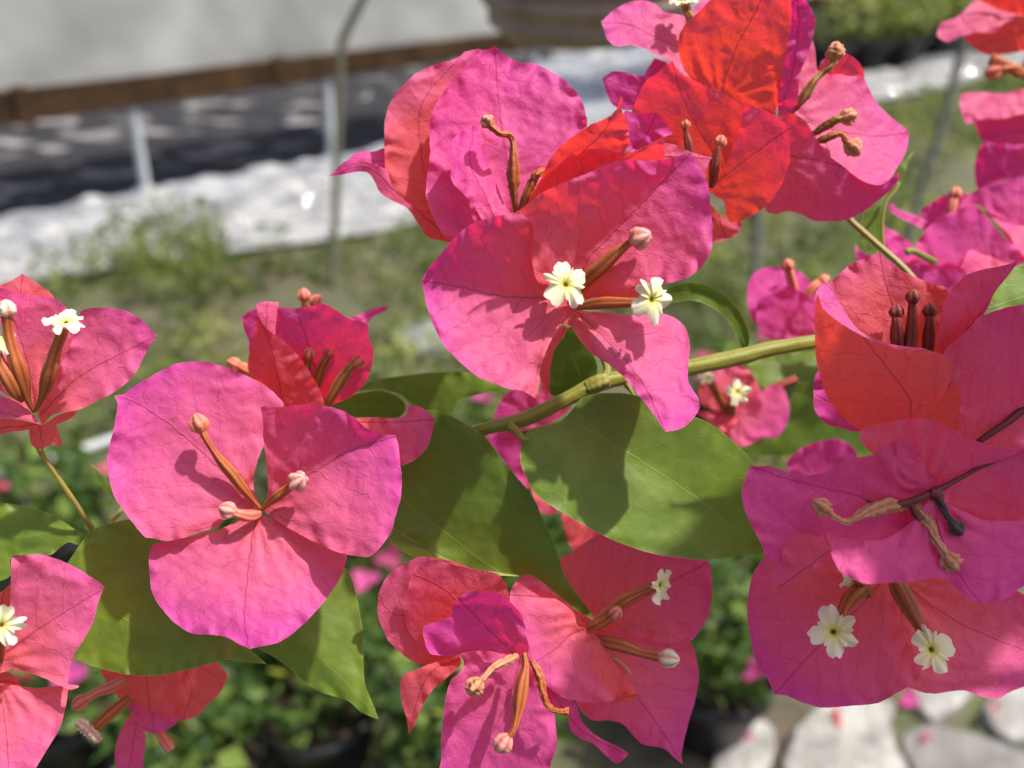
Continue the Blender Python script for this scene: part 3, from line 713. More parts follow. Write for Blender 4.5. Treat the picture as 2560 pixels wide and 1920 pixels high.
# ================================================================ THE MAIN BRANCH
(px, py), = topx('E', [(1530, 800)])
BR = thing('bougainvillea_branch', W(px, py, .232), 'thick olive green branch crossing the middle with large green leaves', 'branch')
BR['_t'] = 'E'; BR['_d'] = 232
def leaf(*ps, tile='E', d=230, label=None, mat=None, parent=None):
    L = []
    for p in ps:
        q = dict(p); q.setdefault('tile', tile); q['d'] = d + q.pop('dz', 0); q.setdefault('pleat', 0); q.setdefault('tone', (.35, .6)); L.append(patch(**q))
    P, F, at = join_patches(L)
    o = mesh_obj('leaf', P, F, mat or M_LEAF, parent or BR, at, origin=org(parent or BR))
    if label: o['label'] = label
    return o
rib(BR, 'stem', 'E', [(350, 1280, 8, 38), (600, 1160, 4, 38), (890, 1050, 0, 36), (1100, 1000, 0, 42), (1250, 935, 0, 42), (1400, 860, 0, 41), (1530, 795, 1, 47), (1700, 755, 3, 42), (2041, 705, 5, 46), (2300, 650, 6, 46), (2480, 605, 7, 42), (2740, 560, 8, 38), (3100, 500, 14, 40)], 232, M_STEM, n=80, seg=28, flutes=7, amp=.02, wob=.10)
rib(BR, 'side_shoot', 'E', [(1560, 790, 0, 26), (1590, 720, 2, 22), (1560, 640, 4, 18), (1500, 560, 4, 16), (1440, 480, 2, 12), (1410, 390, -6, 9)], 232, M_STEM, seg=18)
rib(BR, 'petiole', 'E', [(1050, 1030, -2, 28), (1095, 1065, -4, 20), (1118, 1100, -7, 16), (1150, 1100, -8, 8)], 230, M_STEM, seg=16)
rib(BR, 'side_shoot', 'C', [(1150, 1080, 14, 14), (1235, 1200, 14, 16), (1330, 1290, 12, 17), (1420, 1370, 10, 17), (1500, 1440, 8, 18), (1580, 1520, 6, 18), (1680, 1650, 4, 18)], 250, M_TWIG, seg=16)
# leaves
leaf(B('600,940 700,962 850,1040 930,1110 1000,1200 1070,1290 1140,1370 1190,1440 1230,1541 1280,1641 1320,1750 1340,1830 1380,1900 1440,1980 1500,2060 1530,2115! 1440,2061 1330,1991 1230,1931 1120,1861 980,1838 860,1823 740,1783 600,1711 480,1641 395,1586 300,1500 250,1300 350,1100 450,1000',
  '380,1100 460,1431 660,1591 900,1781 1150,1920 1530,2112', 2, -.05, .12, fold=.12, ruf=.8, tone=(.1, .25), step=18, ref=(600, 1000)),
  B('340,1600! 395,1586 480,1641 600,1711 740,1783 860,1823 980,1838 1100,1858 980,1855 860,1850 800,1838 650,1805 500,1745 400,1680', '360,1600 700,1790 1080,1855', 6, 0, -1.2, tone=(.9, 1), step=10, ruf=.1, ref=(600, 1711)), d=226)
leaf(B('1110,1140 1130,1080 1180,1040 1330,1000 1400,930 1440,880 1500,855 1600,845 1700,850 1820,880 1950,930 2081,980 2181,1030 2281,1110 2361,1190 2420,1280 2450,1400 2450,1550 2465,1680 2451,1746! 2381,1743 2281,1751 2181,1768 2111,1771 1990,1756 1850,1736 1700,1691 1560,1631 1450,1571 1330,1501 1250,1451 1180,1391 1140,1311 1110,1231',
  '1140,1085 1340,1010 1500,1060 1800,1240 2150,1480 2450,1745', -2, .02, -.10, fold=.14, ruf=.55, tone=(.35, .45), step=18, g=[(1500, 950, 3, 150)]), d=226)
leaf(B('180,840 250,790 350,765 600,735 800,732 900,770 1010,825 850,860 760,900 720,985 640,965 560,935 500,905 480,880 430,850 330,825', '500,890 480,800 500,760', 0, 0, .1, tone=(.3, .5), step=16, ruf=.6, fold=.2), d=262, label='leaf half behind the pink bloom')
leaf(B('60,930 80,890 200,850 330,832 420,860 475,920 440,980 300,985 160,975', '470,930 80,920', 0, 0, .5, tone=(.1, .2), step=16, ruf=.5), d=256)
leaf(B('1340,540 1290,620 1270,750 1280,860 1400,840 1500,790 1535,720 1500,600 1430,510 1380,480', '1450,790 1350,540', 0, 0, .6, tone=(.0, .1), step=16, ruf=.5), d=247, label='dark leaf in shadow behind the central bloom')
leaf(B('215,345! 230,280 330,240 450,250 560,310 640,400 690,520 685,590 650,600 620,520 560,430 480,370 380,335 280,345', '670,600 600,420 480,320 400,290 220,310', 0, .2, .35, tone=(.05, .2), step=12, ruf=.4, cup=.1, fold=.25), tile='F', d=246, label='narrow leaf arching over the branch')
leaf(B('300,640! 500,350 620,305 720,285 790,345 830,380 905,400 1000,560 1150,860 1320,975 1400,1020 1478,1086! 1380,1075 1250,1060 1150,1085 1000,1125 830,1150 700,1140 600,1120 470,1080 410,1050 340,1000 280,850 300,740',
  '520,360 470,560 600,770 800,890 1150,1010 1478,1084', 0, .02, -.10, fold=-.12, ruf=1.0, tone=(.5, .6), step=18), tile='G', d=223)
leaf(B('-120,200 0,193 100,205 220,235 320,275 400,330 480,365 570,372 642,385! 560,412 440,425 380,410 330,440 280,480 200,475 150,480 60,495 60,590 0,625 -120,680', '640,386 380,350 150,380 -120,400', 0, 0, -.15, fold=-.15, tone=(.5, .6), step=16, ruf=.8), tile='G', d=234, label='leaf cut off by the left edge')
leaf(B('1700,520 1850,520 1910,550 1950,620 1980,750 2005,900 2010,1100 2020,1200 2060,1300 2095,1392! 2000,1350 1930,1290 1860,1265 1780,1240 1680,1180 1580,1090 1490,1030 1430,985 1480,800 1600,650',
  '1560,700 1690,960 1880,1160 2093,1390', 0, .02, -.02, fold=-.28, ruf=.6, tone=(.4, .55), step=16), tile='G', d=232)
leaf(B('2212,130 2150,160 2080,220 2020,300 2003,392! 2060,390 2150,365 2400,380 2400,120', '2400,250 2005,385', 0, 0, -.2, tone=(.5, .7), step=16, ruf=.4), tile='F', d=224, label='bright leaf at the right edge')
leaf(B('680,670! 800,645 1050,610 1200,640 1200,780 1070,790 900,800 760,815', '1200,700 690,680', 0, 0, -.2, tone=(.3, .4), step=22, ruf=.6), tile='F', d=330, label='blurred leaf under the branch')
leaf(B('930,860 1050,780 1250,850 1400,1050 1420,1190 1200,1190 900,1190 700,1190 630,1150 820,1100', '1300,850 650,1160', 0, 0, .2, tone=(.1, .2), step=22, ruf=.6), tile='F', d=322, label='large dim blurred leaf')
leaf(B('1617,822! 1570,900 1535,1010 1480,1080 1440,1180 1435,1390 1350,1390 1305,1290 1330,1170 1400,1110 1470,1050 1540,900', '1400,1390 1400,1170 1617,822', 0, 0, .1, tone=(.2, .5), step=14, ruf=.3), tile='C', d=268, label='slim leaf on the thin shoot')
rib(BR, 'tendril', 'C', [(1440, 1390, 0, 6), (1428, 1300, 0, 7), (1432, 1200, 0, 7), (1450, 1120, 0, 7), (1500, 1050, 0, 9), (1515, 1010, 0, 10)], 262, M_TWIG, seg=10)
leaf(B('505,1235! 560,1290 620,1370 650,1440 600,1400 540,1330', '650,1440 505,1236', 0, 0, .1, tone=(.2, .3), step=12, ruf=.3), tile='D', d=262)
rib(BR, 'petiole', 'D', [(590, 1620, 0, 16), (625, 1550, 2, 13), (675, 1490, 3, 13), (740, 1400, 5, 12)], 236, M_TWIG, seg=14)
rib(BR, 'flower_stalk', 'D', [(215, 1150, 0, 16), (240, 1200, 2, 14), (310, 1300, 5, 13), (400, 1430, 8, 13), (470, 1540, 12, 14), (525, 1620, 16, 15), (560, 1720, 22, 15)], 220, M_TWIG, seg=16)

# leaves added out of view at right to shade the lower right blooms
def shade_leaf(px, py, d, t, size, seed, ang=0.0):
    P = W(px, py, d / 1000.0) + SUN * t; r_ = P - C0; z = r_ @ FW
    cx = 1280 + FPX * (r_ @ RT) / z; cy = 960 - FPX * (r_ @ UP) / z; R = size * FPX / z
    c, s_ = math.cos(ang), math.sin(ang)
    sh = [(-1, 0, 1), (-.8, -.42, 0), (-.3, -.62, 0), (.2, -.5, 0), (.65, -.22, 0), (1.05, 0, 1), (.62, .25, 0), (.15, .52, 0), (-.35, .6, 0), (-.82, .4, 0)]
    q = [((cx + R * (a * c - b_ * s_)) * TS, (cy + R * (a * s_ + b_ * c)) * TS, k) for a, b_, k in sh]
    m = [q[0], ((q[0][0] + q[5][0]) / 2 + 20, (q[0][1] + q[5][1]) / 2 + 20, 0), q[5]]
    st = ' '.join('%.0f,%.0f%s' % (a, b_, '!' if k else '') for a, b_, k in q); ms = ' '.join('%.0f,%.0f' % (a, b_) for a, b_, k in m)
    leaf(dict(outline=st, mid=ms, gx=.2, gy=-.35, fold=.1, step=60, ref=(cx * TS, cy * TS)), tile='A', d=z * 1000)
shade_leaf(2250, 1130, 200, .135, .030, 1, .3)
shade_leaf(2480, 1050, 205, .150, .034, 2, 1.2)
shade_leaf(1960, 1200, 200, .150, .020, 4, -.3)
shade_leaf(2200, 1560, 218, .165, .034, 3, .9)
shade_leaf(2440, 1500, 218, .175, .032, 3, -.5)
rib(BR, 'added_twig', 'A', [(3100 * TS, -300 * TS, -60, 60), (3300 * TS, 100 * TS, -70, 50), (3420 * TS, 500 * TS, -60, 45), (3350 * TS, 1100 * TS, -20, 40), (3000 * TS, 820 * TS, 20, 34)], 215, M_STEM)  # added twig, out of view, to go with the shading leaves

for (x, y, dx, dy, dz) in ((1700, 800, 60, 90, -4),):
    rib(BR, 'thorn', 'E', [(x, y, 2, 20), (x + dx * .35, y + dy * .4, dz * .4 + 2, 10), (x + dx * .75, y + dy * .8, dz + 2, 5), (x + dx, y + dy, dz + 2, 1.5)], 232, M_STEM, n=12, seg=10)
for (x, y) in ((1530, 795),):
    rib(BR, 'node', 'E', [(x - 60, y + 26, 0, 38), (x - 20, y + 9, 0, 46), (x + 20, y - 9, 0, 47), (x + 60, y - 26, 0, 38)], 232, M_STEM, n=14, seg=24, wob=.12)
# ================================================================ THE BLOOMS
M_MAROON = tube_material('maroon_stalk', (.17, .012, .020), (.22, .025, .03), (.07, .006, .01))
# ---- 1: the big front bloom on the left
f = flower('bougainvillea_bloom', 'D', 1440, 1495, 214, 'large wide open pink bloom at front left with three buds, one long and curved')
bract(f, B('1450,1480! 1408,1400 1403,1320 1425,1220 1465,1120 1500,1020 1570,915 1540,870 1460,800 1300,725 1170,680 1090,672 990,680 860,740 740,810 690,850 630,862! 650,905 640,980 625,1060 595,1180 600,1290 625,1400 680,1490 740,1570 800,1640 850,1650 905,1664! 1000,1650 1150,1605 1205,1590 1235,1550 1330,1510',
  '1440,1485 1150,1200 930,1010 735,890 630,862', 0, 0.16, -0.12, fold=.10, tone=(.1, 1.05), g=[(1330, 1250, -1.5, 120), (800, 1250, 1.5, 200)], pleat=1.0))
bract(f, B('1460,1490 1480,1400 1475,1250 1460,1120 1452,1000 1442,920! 1520,925 1660,912 1740,910 1870,935 1960,985 2030,1040 2100,1070 2190,1080! 2205,1150 2215,1240 2222,1330 2215,1430 2180,1550 2155,1631 2060,1741 1990,1751 1850,1720 1700,1650 1560,1570',
  '1460,1485 1620,1370 1750,1270 1950,1160 2190,1085', 1, -.12, .16, fold=.60, tone=(.15, .95), g=[(1750, 1500, -1.2, 90), (1900, 1350, 1.2, 80)], pleat=1.3, ruf=1.2))
bract(f, B('1420,275 1330,290 1200,345 1050,380 950,400 850,420! 825,470 825,560 840,680 880,760 960,850 1050,910 1100,920 1160,920 1250,935 1320,970 1380,1000! 1450,985 1550,960 1650,890 1750,790 1830,690 1890,590 1920,480 1940,345! 1850,340 1700,335 1580,310 1500,280 1450,262',
  '1415,290 1395,400 1375,560 1355,820 1380,1000', -1, .02, -.42, fold=-.05, cup=-.08, tone=(0.05, 1.15), tile='G', pleat=.9))
tube(f, [(1445, 1490, -1, 9), (1400, 1440, -2, 12), (1340, 1370, -4, 26), (1290, 1300, -5, 31), (1230, 1230, -6, 26), (1180, 1165, -7, 17), (1140, 1100, -8, 17), (1122, 1060, -8, 20)], M_TUBE, 'bud', r_end=48, twist=1.5)
tube(f, [(1440, 1495, -1, 8), (1490, 1450, -3, 18), (1540, 1410, -5, 28), (1590, 1375, -6, 24), (1625, 1350, -8, 22)], M_TUBE, 'bud', r_end=52, budmat=M_BUDP)
tube(f, [(1445, 1505, -1, 9), (1410, 1520, -3, 28), (1370, 1525, -5, 32), (1325, 1515, -7, 26), (1300, 1507, -7, 24)], M_BUD, 'bud', r_end=44, budmat=M_BUDP)

# ---- 2: the folded red bloom behind it
f = flower('bougainvillea_bloom', 'D', 1770, 930, 238, 'bloom with a folded scarlet bract and three olive buds, behind the large front left bloom')
bract(f, B('1800,915! 1770,830 1720,740 1650,640 1570,560 1522,518 1450,470 1430,440 1400,550 1380,620 1370,690 1385,750 1440,820 1520,880 1565,925 1620,980 1700,1020 1800,980',
  '1565,930 1545,800 1520,680 1490,560 1440,450', -2, -.55, .45, fold=-.22, tone=(0, .1), step=12),
  B('1418,355! 1470,340 1540,345! 1530,430 1522,522! 1480,495 1445,450 1425,400', '1470,490 1480,345', -11, .35, .0, tone=(.3, .5), step=10, ref=(1480, 500)))
bract(f, B('1335,425! 1400,385 1440,372 1560,370 1620,378 1720,365 1800,355 1860,390 1930,435 2000,450 2035,470 2040,540 2065,610 2055,700 2020,790 1950,860 1870,900 1750,940 1600,940 1450,800 1380,620 1375,560 1350,490',
  '1760,920 1745,750 1710,590 1640,390', 6, -.25, .62, fold=.1, cup=.15, tone=(.5, .8)), label='dark magenta bract at the back')
bract(f, B('1925,435! 2010,400 2080,375 2150,368! 2130,395 2070,420 2030,462 1980,480', '1950,460 2150,368', 12, .2, -.3, tone=(.7, 1.1), step=10, ruf=.5))
bract(f, B('1690,930 1750,810 1850,735 1960,690 1930,780 1880,850 1810,920', '1780,910 1940,710', 3, .1, -.3, tone=(.15, .4), step=12), label='pale pink inner bract')
bract(f, B('170,985! 300,980 440,985 480,955 478,915! 530,915 590,945 635,990! 620,1070 590,1150 520,1220 450,1250! 400,1150 300,1100 200,1050', '190,1000 350,1010 500,1000 630,990', -17, .1, -.12, cup=.1, tone=(0, .5), tile='E', g=[(520, 1030, -1, 60)]), label='coral pink bract bent up at its tip')
tube(f, [(1740, 850, 1, 14), (1700, 760, -1, 26), (1698, 690, -2, 22), (1705, 655, -3, 18)], M_TUBEB, 'bud', r_end=33)
tube(f, [(1725, 880, 0, 14), (1755, 770, -1, 28), (1790, 680, -3, 22), (1820, 635, -4, 17)], M_TUBEB, 'bud', r_end=35)
tube(f, [(1790, 950, -2, 14), (1830, 870, -4, 24), (1890, 770, -6, 31), (1935, 705, -8, 22), (1952, 690, -8, 18)], M_TUBEB, 'bud', r_end=42)

# ---- small buds of a bloom behind it
f = flower('bougainvillea_bloom', 'D', 1600, 700, 262, 'hidden bloom of which only small orange buds show around the dark magenta bract')
bract(f, B('1400,640 1500,560 1650,480 1750,600 1700,800 1500,800', '1600,800 1600,500', 6, 0, .3, tone=(.3, .8), step=20))
tube(f, [(1640, 500, 0, 14), (1680, 400, 0, 16), (1682, 340, 0, 14)], M_TUBE, 'bud', r_end=34)
tube(f, [(1660, 500, 2, 14), (1720, 400, 2, 16), (1735, 370, 2, 14)], M_TUBE, 'bud', r_end=34)
tube(f, [(1480, 780, 0, 14), (1380, 735, 0, 16), (1325, 705, 0, 18)], M_TUBE, 'bud', r_end=36)
tube(f, [(1500, 800, 3, 14), (1420, 760, 3, 16), (1370, 730, 3, 18)], M_BUD, 'bud', r_end=34)

# ---- 3: the centre bloom
f = flower('bougainvillea_bloom', 'E', 1400, 365, 208, 'central bloom with two open white star flowers and one closed bud')
bract(f, B('1290,-217! 1240,-197 1150,-167 1000,-137 900,-112 820,-77 740,-7 670,73 600,160 562,215! 580,310 600,400 650,520 700,600 780,680 850,740 900,770 980,800 1050,825 1100,828 1150,850 1200,880! 1215,740 1240,640 1290,530 1325,470 1370,400 1400,365! 1330,345 1290,330 1262,250 1255,100 1258,0 1265,-100 1280,-170',
  '1380,360 1280,325 1000,310 800,265 565,220', 1, .12, .12, fold=.50, tone=(.05, .95), g=[(900, 600, 1.2, 120), (1180, 600, -1.5, 70)], pleat=1.2, ruf=1.2))
bract(f, B('1100,1165! 1200,1085 1300,1030 1400,990 1500,950 1600,905 1700,885 1800,890 1880,885 1960,870 2050,840! 2080,900 2120,960 2150,1050 2160,1150 2170,1270 2165,1380 2130,1450 2060,1520 1980,1555 1900,1572 1800,1630 1700,1650 1500,1650 1400,1690 1330,1690 1290,1640 1200,1550 1170,1400 1180,1250',
  '1400,1690 1480,1440 1600,1310 1850,1050 2050,842', 3, .02, .36, fold=.52, cup=.1, tone=(-.05, .95), tile='B', g=[(1900, 1400, 1.2, 90), (1300, 1200, 2, 120)], pleat=1.0, ruf=1.2))
bract(f, B('1330,400 1270,465! 1320,462 1385,478 1440,560 1520,640 1600,690 1660,740 1740,830 1820,930 1870,1000 1910,1065! 2000,1040 2060,990 2100,930! 2090,870 2040,790 2035,720 2045,600 2040,540 2010,470 1940,420 1860,405 1700,415 1560,400 1480,395 1440,385 1395,360',
  '1400,380 1500,470 1640,610 1800,810 1910,1062', 1, .08, -.38, fold=-.22, tone=(0, 1.0), g=[(1900, 600, 1.5, 110)], pleat=1.6))
t1 = tube(f, [(1405, 370, 0, 12), (1395, 330, -2, 22), (1375, 280, -5, 26), (1362, 250, -7, 24)], M_TUBE)
star(f, t1, 1360, 243, -9, 150, (.12, .25), rot=.35, seed=3)
t2 = tube(f, [(1420, 378, -1, 10), (1480, 360, -3, 24), (1570, 347, -6, 34), (1660, 345, -8, 30), (1750, 345, -10, 24), (1815, 335, -12, 22)], M_TUBE)
star(f, t2, 1840, 330, -13, 150, (.55, -.15), rot=1.2, seed=8, curl=.1)
tube(f, [(1410, 1690, 1, 12), (1440, 1600, -1, 20), (1490, 1530, -3, 36), (1560, 1470, -5, 40), (1640, 1395, -7, 32), (1700, 1350, -8, 22), (1730, 1335, -9, 24)], M_TUBE, 'bud', r_end=58, budmat=M_BUDP, tile='B', stretch=1.1)

# ---- 4: the bloom above it
f = flower('bougainvillea_bloom', 'B', 1075, 1200, 226, 'bloom above the central one with a tall heart shaped pink bract and withered tube')
bract(f, B('965,250! 1020,300 1100,345 1180,350 1260,385 1350,440 1420,510 1460,590 1478,680 1470,760 1430,840 1350,920 1270,1010 1200,1090 1150,1200 1070,1240 1000,1250 900,1270 830,1290 740,1330 690,1310 640,1230 600,1130 585,1050 600,930 610,830 605,700 630,600 690,500 740,430 800,370 850,315 900,280 940,270',
  '1070,1230 1030,850 995,600 967,255', 2, .03, -.03, cup=.05, fold=-.06, tone=(.6, .9), ruf=1.4, pleat=.8))
bract(f, B('800,285! 900,279 960,400 950,700 900,1100 800,1300 700,1240 620,1200 560,1180 480,1140 410,1070 370,1000 360,900 355,770 360,660 390,560 450,480 540,400 640,355 760,320',
  '660,1240 560,850 570,560 800,290', 17, .38, .22, cup=.05, tone=(-.4, .6), ruf=1.0), label='coral bract behind the tall pink one')
bract(f, B('50,972! 150,885 200,880 260,895 320,920 370,940 390,1000 430,1070 560,1170 640,1190 740,1330 640,1325 590,1305 545,1240 480,1150 400,1110 330,1060 300,1000 265,955 200,950 120,968',
  '650,1260 420,1060 260,920 50,972', 9, .2, .25, tone=(-.1, .8), step=11, ruf=.5),
  B('150,885! 200,845 240,836 300,838 365,820 400,880 400,950 370,942 320,922 260,897 200,882', '400,900 170,870', 9, .1, -.45, tone=(.6, 1), step=10, ruf=.4, ref=(300, 910)))
bract(f, B('860,690 780,730 720,790 705,840 720,920 730,1000 780,1060 840,1120 870,1170 900,1225! 1045,1195! 1010,1110 980,1030 930,900 900,800 885,730',
  '970,1215 900,1050 830,900 850,700', -6, .28, -.18, cup=-.12, tone=(.6, 1.0), step=11, ruf=.9), label='small bract curled inward')
bract(f, B('1665,515! 1673,560 1668,610 1700,670 1710,760 1700,830 1560,900 1400,1000 1200,1120 1100,1180! 1120,1130 1180,1060 1230,970 1260,900 1330,810 1420,740 1500,690 1590,650 1640,600 1655,560',
  '1110,1170 1300,980 1500,800 1600,680 1665,520', -1, -.35, .75, cup=.1, fold=.1, tone=(-.1, .25), step=12, ruf=1.3), label='scarlet bract with a pointed tip')
bract(f, B('1905,765! 1850,800 1770,825 1700,845 1620,835 1560,820 1450,830 1380,860 1300,930 1230,990 1170,1080 1100,1180 1250,1200 1500,1100 1800,1000 1900,880',
  '1110,1170 1400,1000 1650,900 1900,770', -3.5, -.3, .85, tone=(-.2, .3), step=12, ruf=.8), label='orange red bract')
bract(f, B('1680,622 1760,628 1860,622! 1900,660 1950,742! 1880,765 1800,810 1700,830', '1720,830 1800,750 1860,625', 8, -.2, .25, tone=(.9, 1.3), step=11), label='small purple bract')
bract(f, B('1890,790! 1960,800 2050,840 2168,872! 2140,920 2130,985 2080,960 1980,930 1880,900', '1880,860 2160,875', 0, .1, .2, tone=(.2, .4), step=11, ruf=.6))
tube(f, [(1080, 1185, -3, 10), (1075, 1100, -5, 18), (1068, 1020, -6, 32), (1070, 940, -7, 34), (1072, 860, -8, 22), (1066, 790, -8, 15), (1045, 745, -9, 18), (1000, 742, -10, 16), (965, 715, -10, 20), (940, 690, -10, 26)], M_TUBE, n=44, wob=.35, end='bud', r_end=36, budmat=M_WITH, twist=5, stretch=.9)
tube(f, [(1105, 1165, -4, 16), (1140, 1090, -6, 24), (1175, 1010, -7, 24), (1195, 970, -8, 22), (1215, 955, -8, 20), (1235, 950, -6, 22)], M_TUBE, wob=.4, twist=3)

# ---- 5: the top bloom
f = flower('bougainvillea_bloom', 'C', 620, 640, 246, 'tall bloom at the top with a big glowing red bract standing upright')
bract(f, B('490,-10 420,60 350,120 310,180 300,240 310,310 330,380 370,430 430,500 490,570 560,620 620,650 670,680 750,680 835,650! 855,540 870,440 893,320 917,180 925,80 922,-10 900,-80 800,-120 650,-110 550,-60',
  '540,525 570,400 640,220 740,40 780,-80', -6, -.30, .60, fold=-.25, cup=.1, tone=(-.1, .25), ruf=1.3, pleat=1.5))
bract(f, B('905,-60 985,-10 1035,45 1058,120 1040,220 1010,320 975,400 965,480 962,560 940,620 850,640! 850,500 880,350 915,180', '860,640 930,400 960,200 960,0', -7, -.2, .42, cup=-.1, tone=(.7, 1.0), ruf=1.0), label='magenta edge of the folded bract')
bract(f, B('1000,200 1045,230 1060,300 1072,390 1130,410 1240,410 1320,425 1350,480 1400,570 1470,640 1530,690 1575,730! 1570,800 1550,860 1510,930 1470,990 1420,1022 1340,1010 1260,960 1200,910 1120,850 1060,760 1020,700 960,640 900,640 920,500 960,350',
  '930,650 1100,700 1350,750 1575,735', 0, .12, -.30, fold=.12, cup=.1, tone=(.3, .85), ruf=.8), label='light pink bract facing up')
bract(f, B('1060,450 1075,380 1090,340 1130,310 1190,290 1260,310 1310,360 1328,425 1300,470 1100,480', '1100,560 1250,310', 9, -.1, .6, tone=(.1, .5), step=12, ruf=.6), label='dull red bract behind')
bract(f, B('850,640! 920,630 980,650 1020,690 1060,760 1120,850 1200,910 1260,960 1340,1010 1420,1022 1500,970 1527,955! 1510,1010 1440,1080 1340,1160 1230,1215 1130,1225 1050,1220 970,1180 900,1170 840,1185 780,1160 780,1000 880,850 900,720',
  '880,860 1100,890 1300,950 1525,958', -5, -.1, .50, tone=(.35, .95), ruf=.8, g=[(1100, 1080, -1.5, 120)]), label='magenta bract in the shade below the light pink one')
bract(f, B('265,335! 310,400 400,450 520,505 600,545 660,590 690,680 660,800 610,880 540,960 490,1060 430,1040 400,930 200,860 60,760 35,650 70,550 120,450 190,400',
  '560,960 450,780 330,560 265,340', -8, -.35, .55, fold=-.1, tone=(-.1, .4), ruf=.8))
bract(f, B('660,575 740,600 800,620 880,670 925,705! 918,800 915,900 880,1000 830,1090 760,1160 650,1220 588,1232! 560,1180 550,1110 510,1090 480,1050 520,980 580,870 620,760 650,680',
  '480,1035 640,910 780,805 925,707', -10, -.2, .60, fold=-.12, tone=(-.15, .6), ruf=.7))
bract(f, B('480,1130! 550,1200 640,1215 650,1260 600,1310 500,1340 430,1300 440,1180', '520,1160 560,1320', 2, 0, .5, tone=(-.1, .2), step=12), label='red bract tip hanging below')
bract(f, B('1555,120! 1620,60 1700,15 1780,0 1850,20 1900,65 1980,80 2035,105 2060,250 2040,420 1950,345 1900,320 1850,300 1800,270 1720,250 1640,255 1590,220 1570,160', '2050,300 1850,200 1700,130 1555,125', 4, .15, -.28, tone=(.2, .95), tile='B', ruf=.8), label='light pink wavy bract on the left')
bract(f, B('1850,320! 1920,350 1890,400 1810,440 1790,420', '1900,350 1805,430', 7, 0, -.2, tone=(.8, 1), tile='B', step=10, ruf=.4))
bract(f, B('1563,430! 1620,395 1680,397 1740,415 1820,430 1830,520 1750,600 1700,612 1620,580 1580,500', '1800,520 1563,432', 9, .1, .35, tone=(.9, 1.2), tile='B', step=12), label='purple bract tip')
bract(f, B('370,60! 400,30 470,-30 580,-40 500,20 420,100', '400,90 500,-20', 6, 0, -.2, tone=(.6, .7), step=12))
t1 = tube(f, [(375, 160, 2, 24), (370, 105, 0, 26), (350, 60, 0, 22), (338, 25, -1, 24)], M_TUBEB)
star(f, t1, 330, 15, -1, 85, (-.3, 1.6), rot=.3, seed=12)
tube(f, [(370, 870, -13, 20), (360, 800, -13, 26), (345, 740, -13, 16), (342, 715, -13, 16)], M_TUBER, 'bud', r_end=26)
tube(f, [(480, 1040, -12, 12), (492, 980, -13, 24), (503, 900, -14, 28), (518, 830, -15, 18), (524, 810, -15, 18)], M_TUBER, 'bud', r_end=30)
tube(f, [(925, 625, -6, 10), (970, 570, -8, 22), (1010, 510, -9, 26), (1050, 450, -10, 20), (1090, 410, -10, 16), (1135, 375, -11, 15), (1155, 350, -11, 18), (1160, 330, -11, 20)], M_TUBEB, 'bud', r_end=44, budmat=M_WITH, wob=.3, twist=3)
tube(f, [(1045, 740, -5, 14), (1110, 700, -7, 24), (1170, 665, -9, 22), (1200, 655, -9, 20)], M_TUBEB, 'bud', r_end=42, budmat=M_WITH, wob=.3, twist=3)
tube(f, [(1070, 780, -6, 16), (1120, 765, -8, 22), (1170, 745, -9, 18), (1205, 745, -9, 14), (1222, 770, -9, 18), (1235, 785, -9, 20)], M_TUBE, 'bud', r_end=44, budmat=M_WITH, wob=.3, twist=3)

# ---- 6: the cup shaped bloom at the right
f = flower('bougainvillea_bloom', 'F', 1600, 960, 218, 'cup shaped red bloom at right holding three upright dark red buds')
bract(f, B('1070,300 1055,400 1055,500 1060,650 1090,770 1130,880 1200,970 1300,1045 1400,1085 1500,1060 1610,1030 1700,930 1770,850 1812,730 1790,660 1750,630 1650,618 1500,600 1350,545 1250,492 1150,425 1095,370',
  '1590,975 1570,860 1450,700 1335,555', -13, -.10, .62, cup=-.25, tone=(-.2, .0), ruf=.8),
  B('1118,222! 1062,290 1075,370 1130,425 1200,480 1300,535 1400,580 1500,605 1600,615 1750,630! 1650,600 1500,580 1400,552 1300,500 1250,440 1190,340 1150,265', '1700,615 1400,570 1118,240', -14, .05, -.45, tone=(.35, .9), step=10, ruf=.4, ref=(1350, 560)))
bract(f, B('1410,65! 1330,100 1260,130 1190,190 1140,240 1130,330 1230,500 1400,640 1600,700 1750,660 1770,400 1790,280 1700,240 1600,200 1540,170 1480,130',
  '1600,690 1500,400 1440,200 1412,68', 5, .0, .15, fold=.14, tone=(-.35, .35)), label='coral bract at the back of the cup')
bract(f, B('2185,113! 2130,190 2050,290 2000,395 1900,530 1800,668 1755,640 1738,540 1752,420 1790,300 1850,230 1900,190 2000,160 2100,140', '1795,665 1880,520 2000,370 2185,115', -3, .15, .45, fold=.2, tone=(.1, .8), step=12, ruf=.7))
bract(f, B('1760,680! 1780,600 1900,500 1960,430 2060,390 2150,365 2250,360 2340,420 2360,1140 2200,1200 2080,1200 1960,1180 1850,1150 1850,950 1830,800',
  '1960,1115 2100,1020 2230,920 2360,800', 1, .05, .38, cup=.05, tone=(.25, .7), ruf=.9), label='large magenta bract at the right edge of the picture')
bract(f, B('1790,720 1830,800 1862,870 1855,960 1845,1082! 1780,1090 1700,1060 1600,1030 1600,900 1700,800', '1620,990 1800,800', -3, -.1, .7, tone=(-.2, -.1), step=12, ruf=.8), label='scarlet fold')
bract(f, B('1090,720 1055,760 1048,850 1055,940 1110,1010 1180,1035 1300,1060 1350,1000 1200,850', '1330,1000 1060,850', 8, .2, .25, tone=(.9, 1.2), step=12), label='purple bract behind the cup')
rib(f, 'stalk', 'F', [(2420, 800, 2, 24), (2212, 935, 0, 23), (2100, 1020, -1, 20), (1960, 1115, -1, 16)], f['_d'] - 1, M_MAROON, n=30, wob=.1)
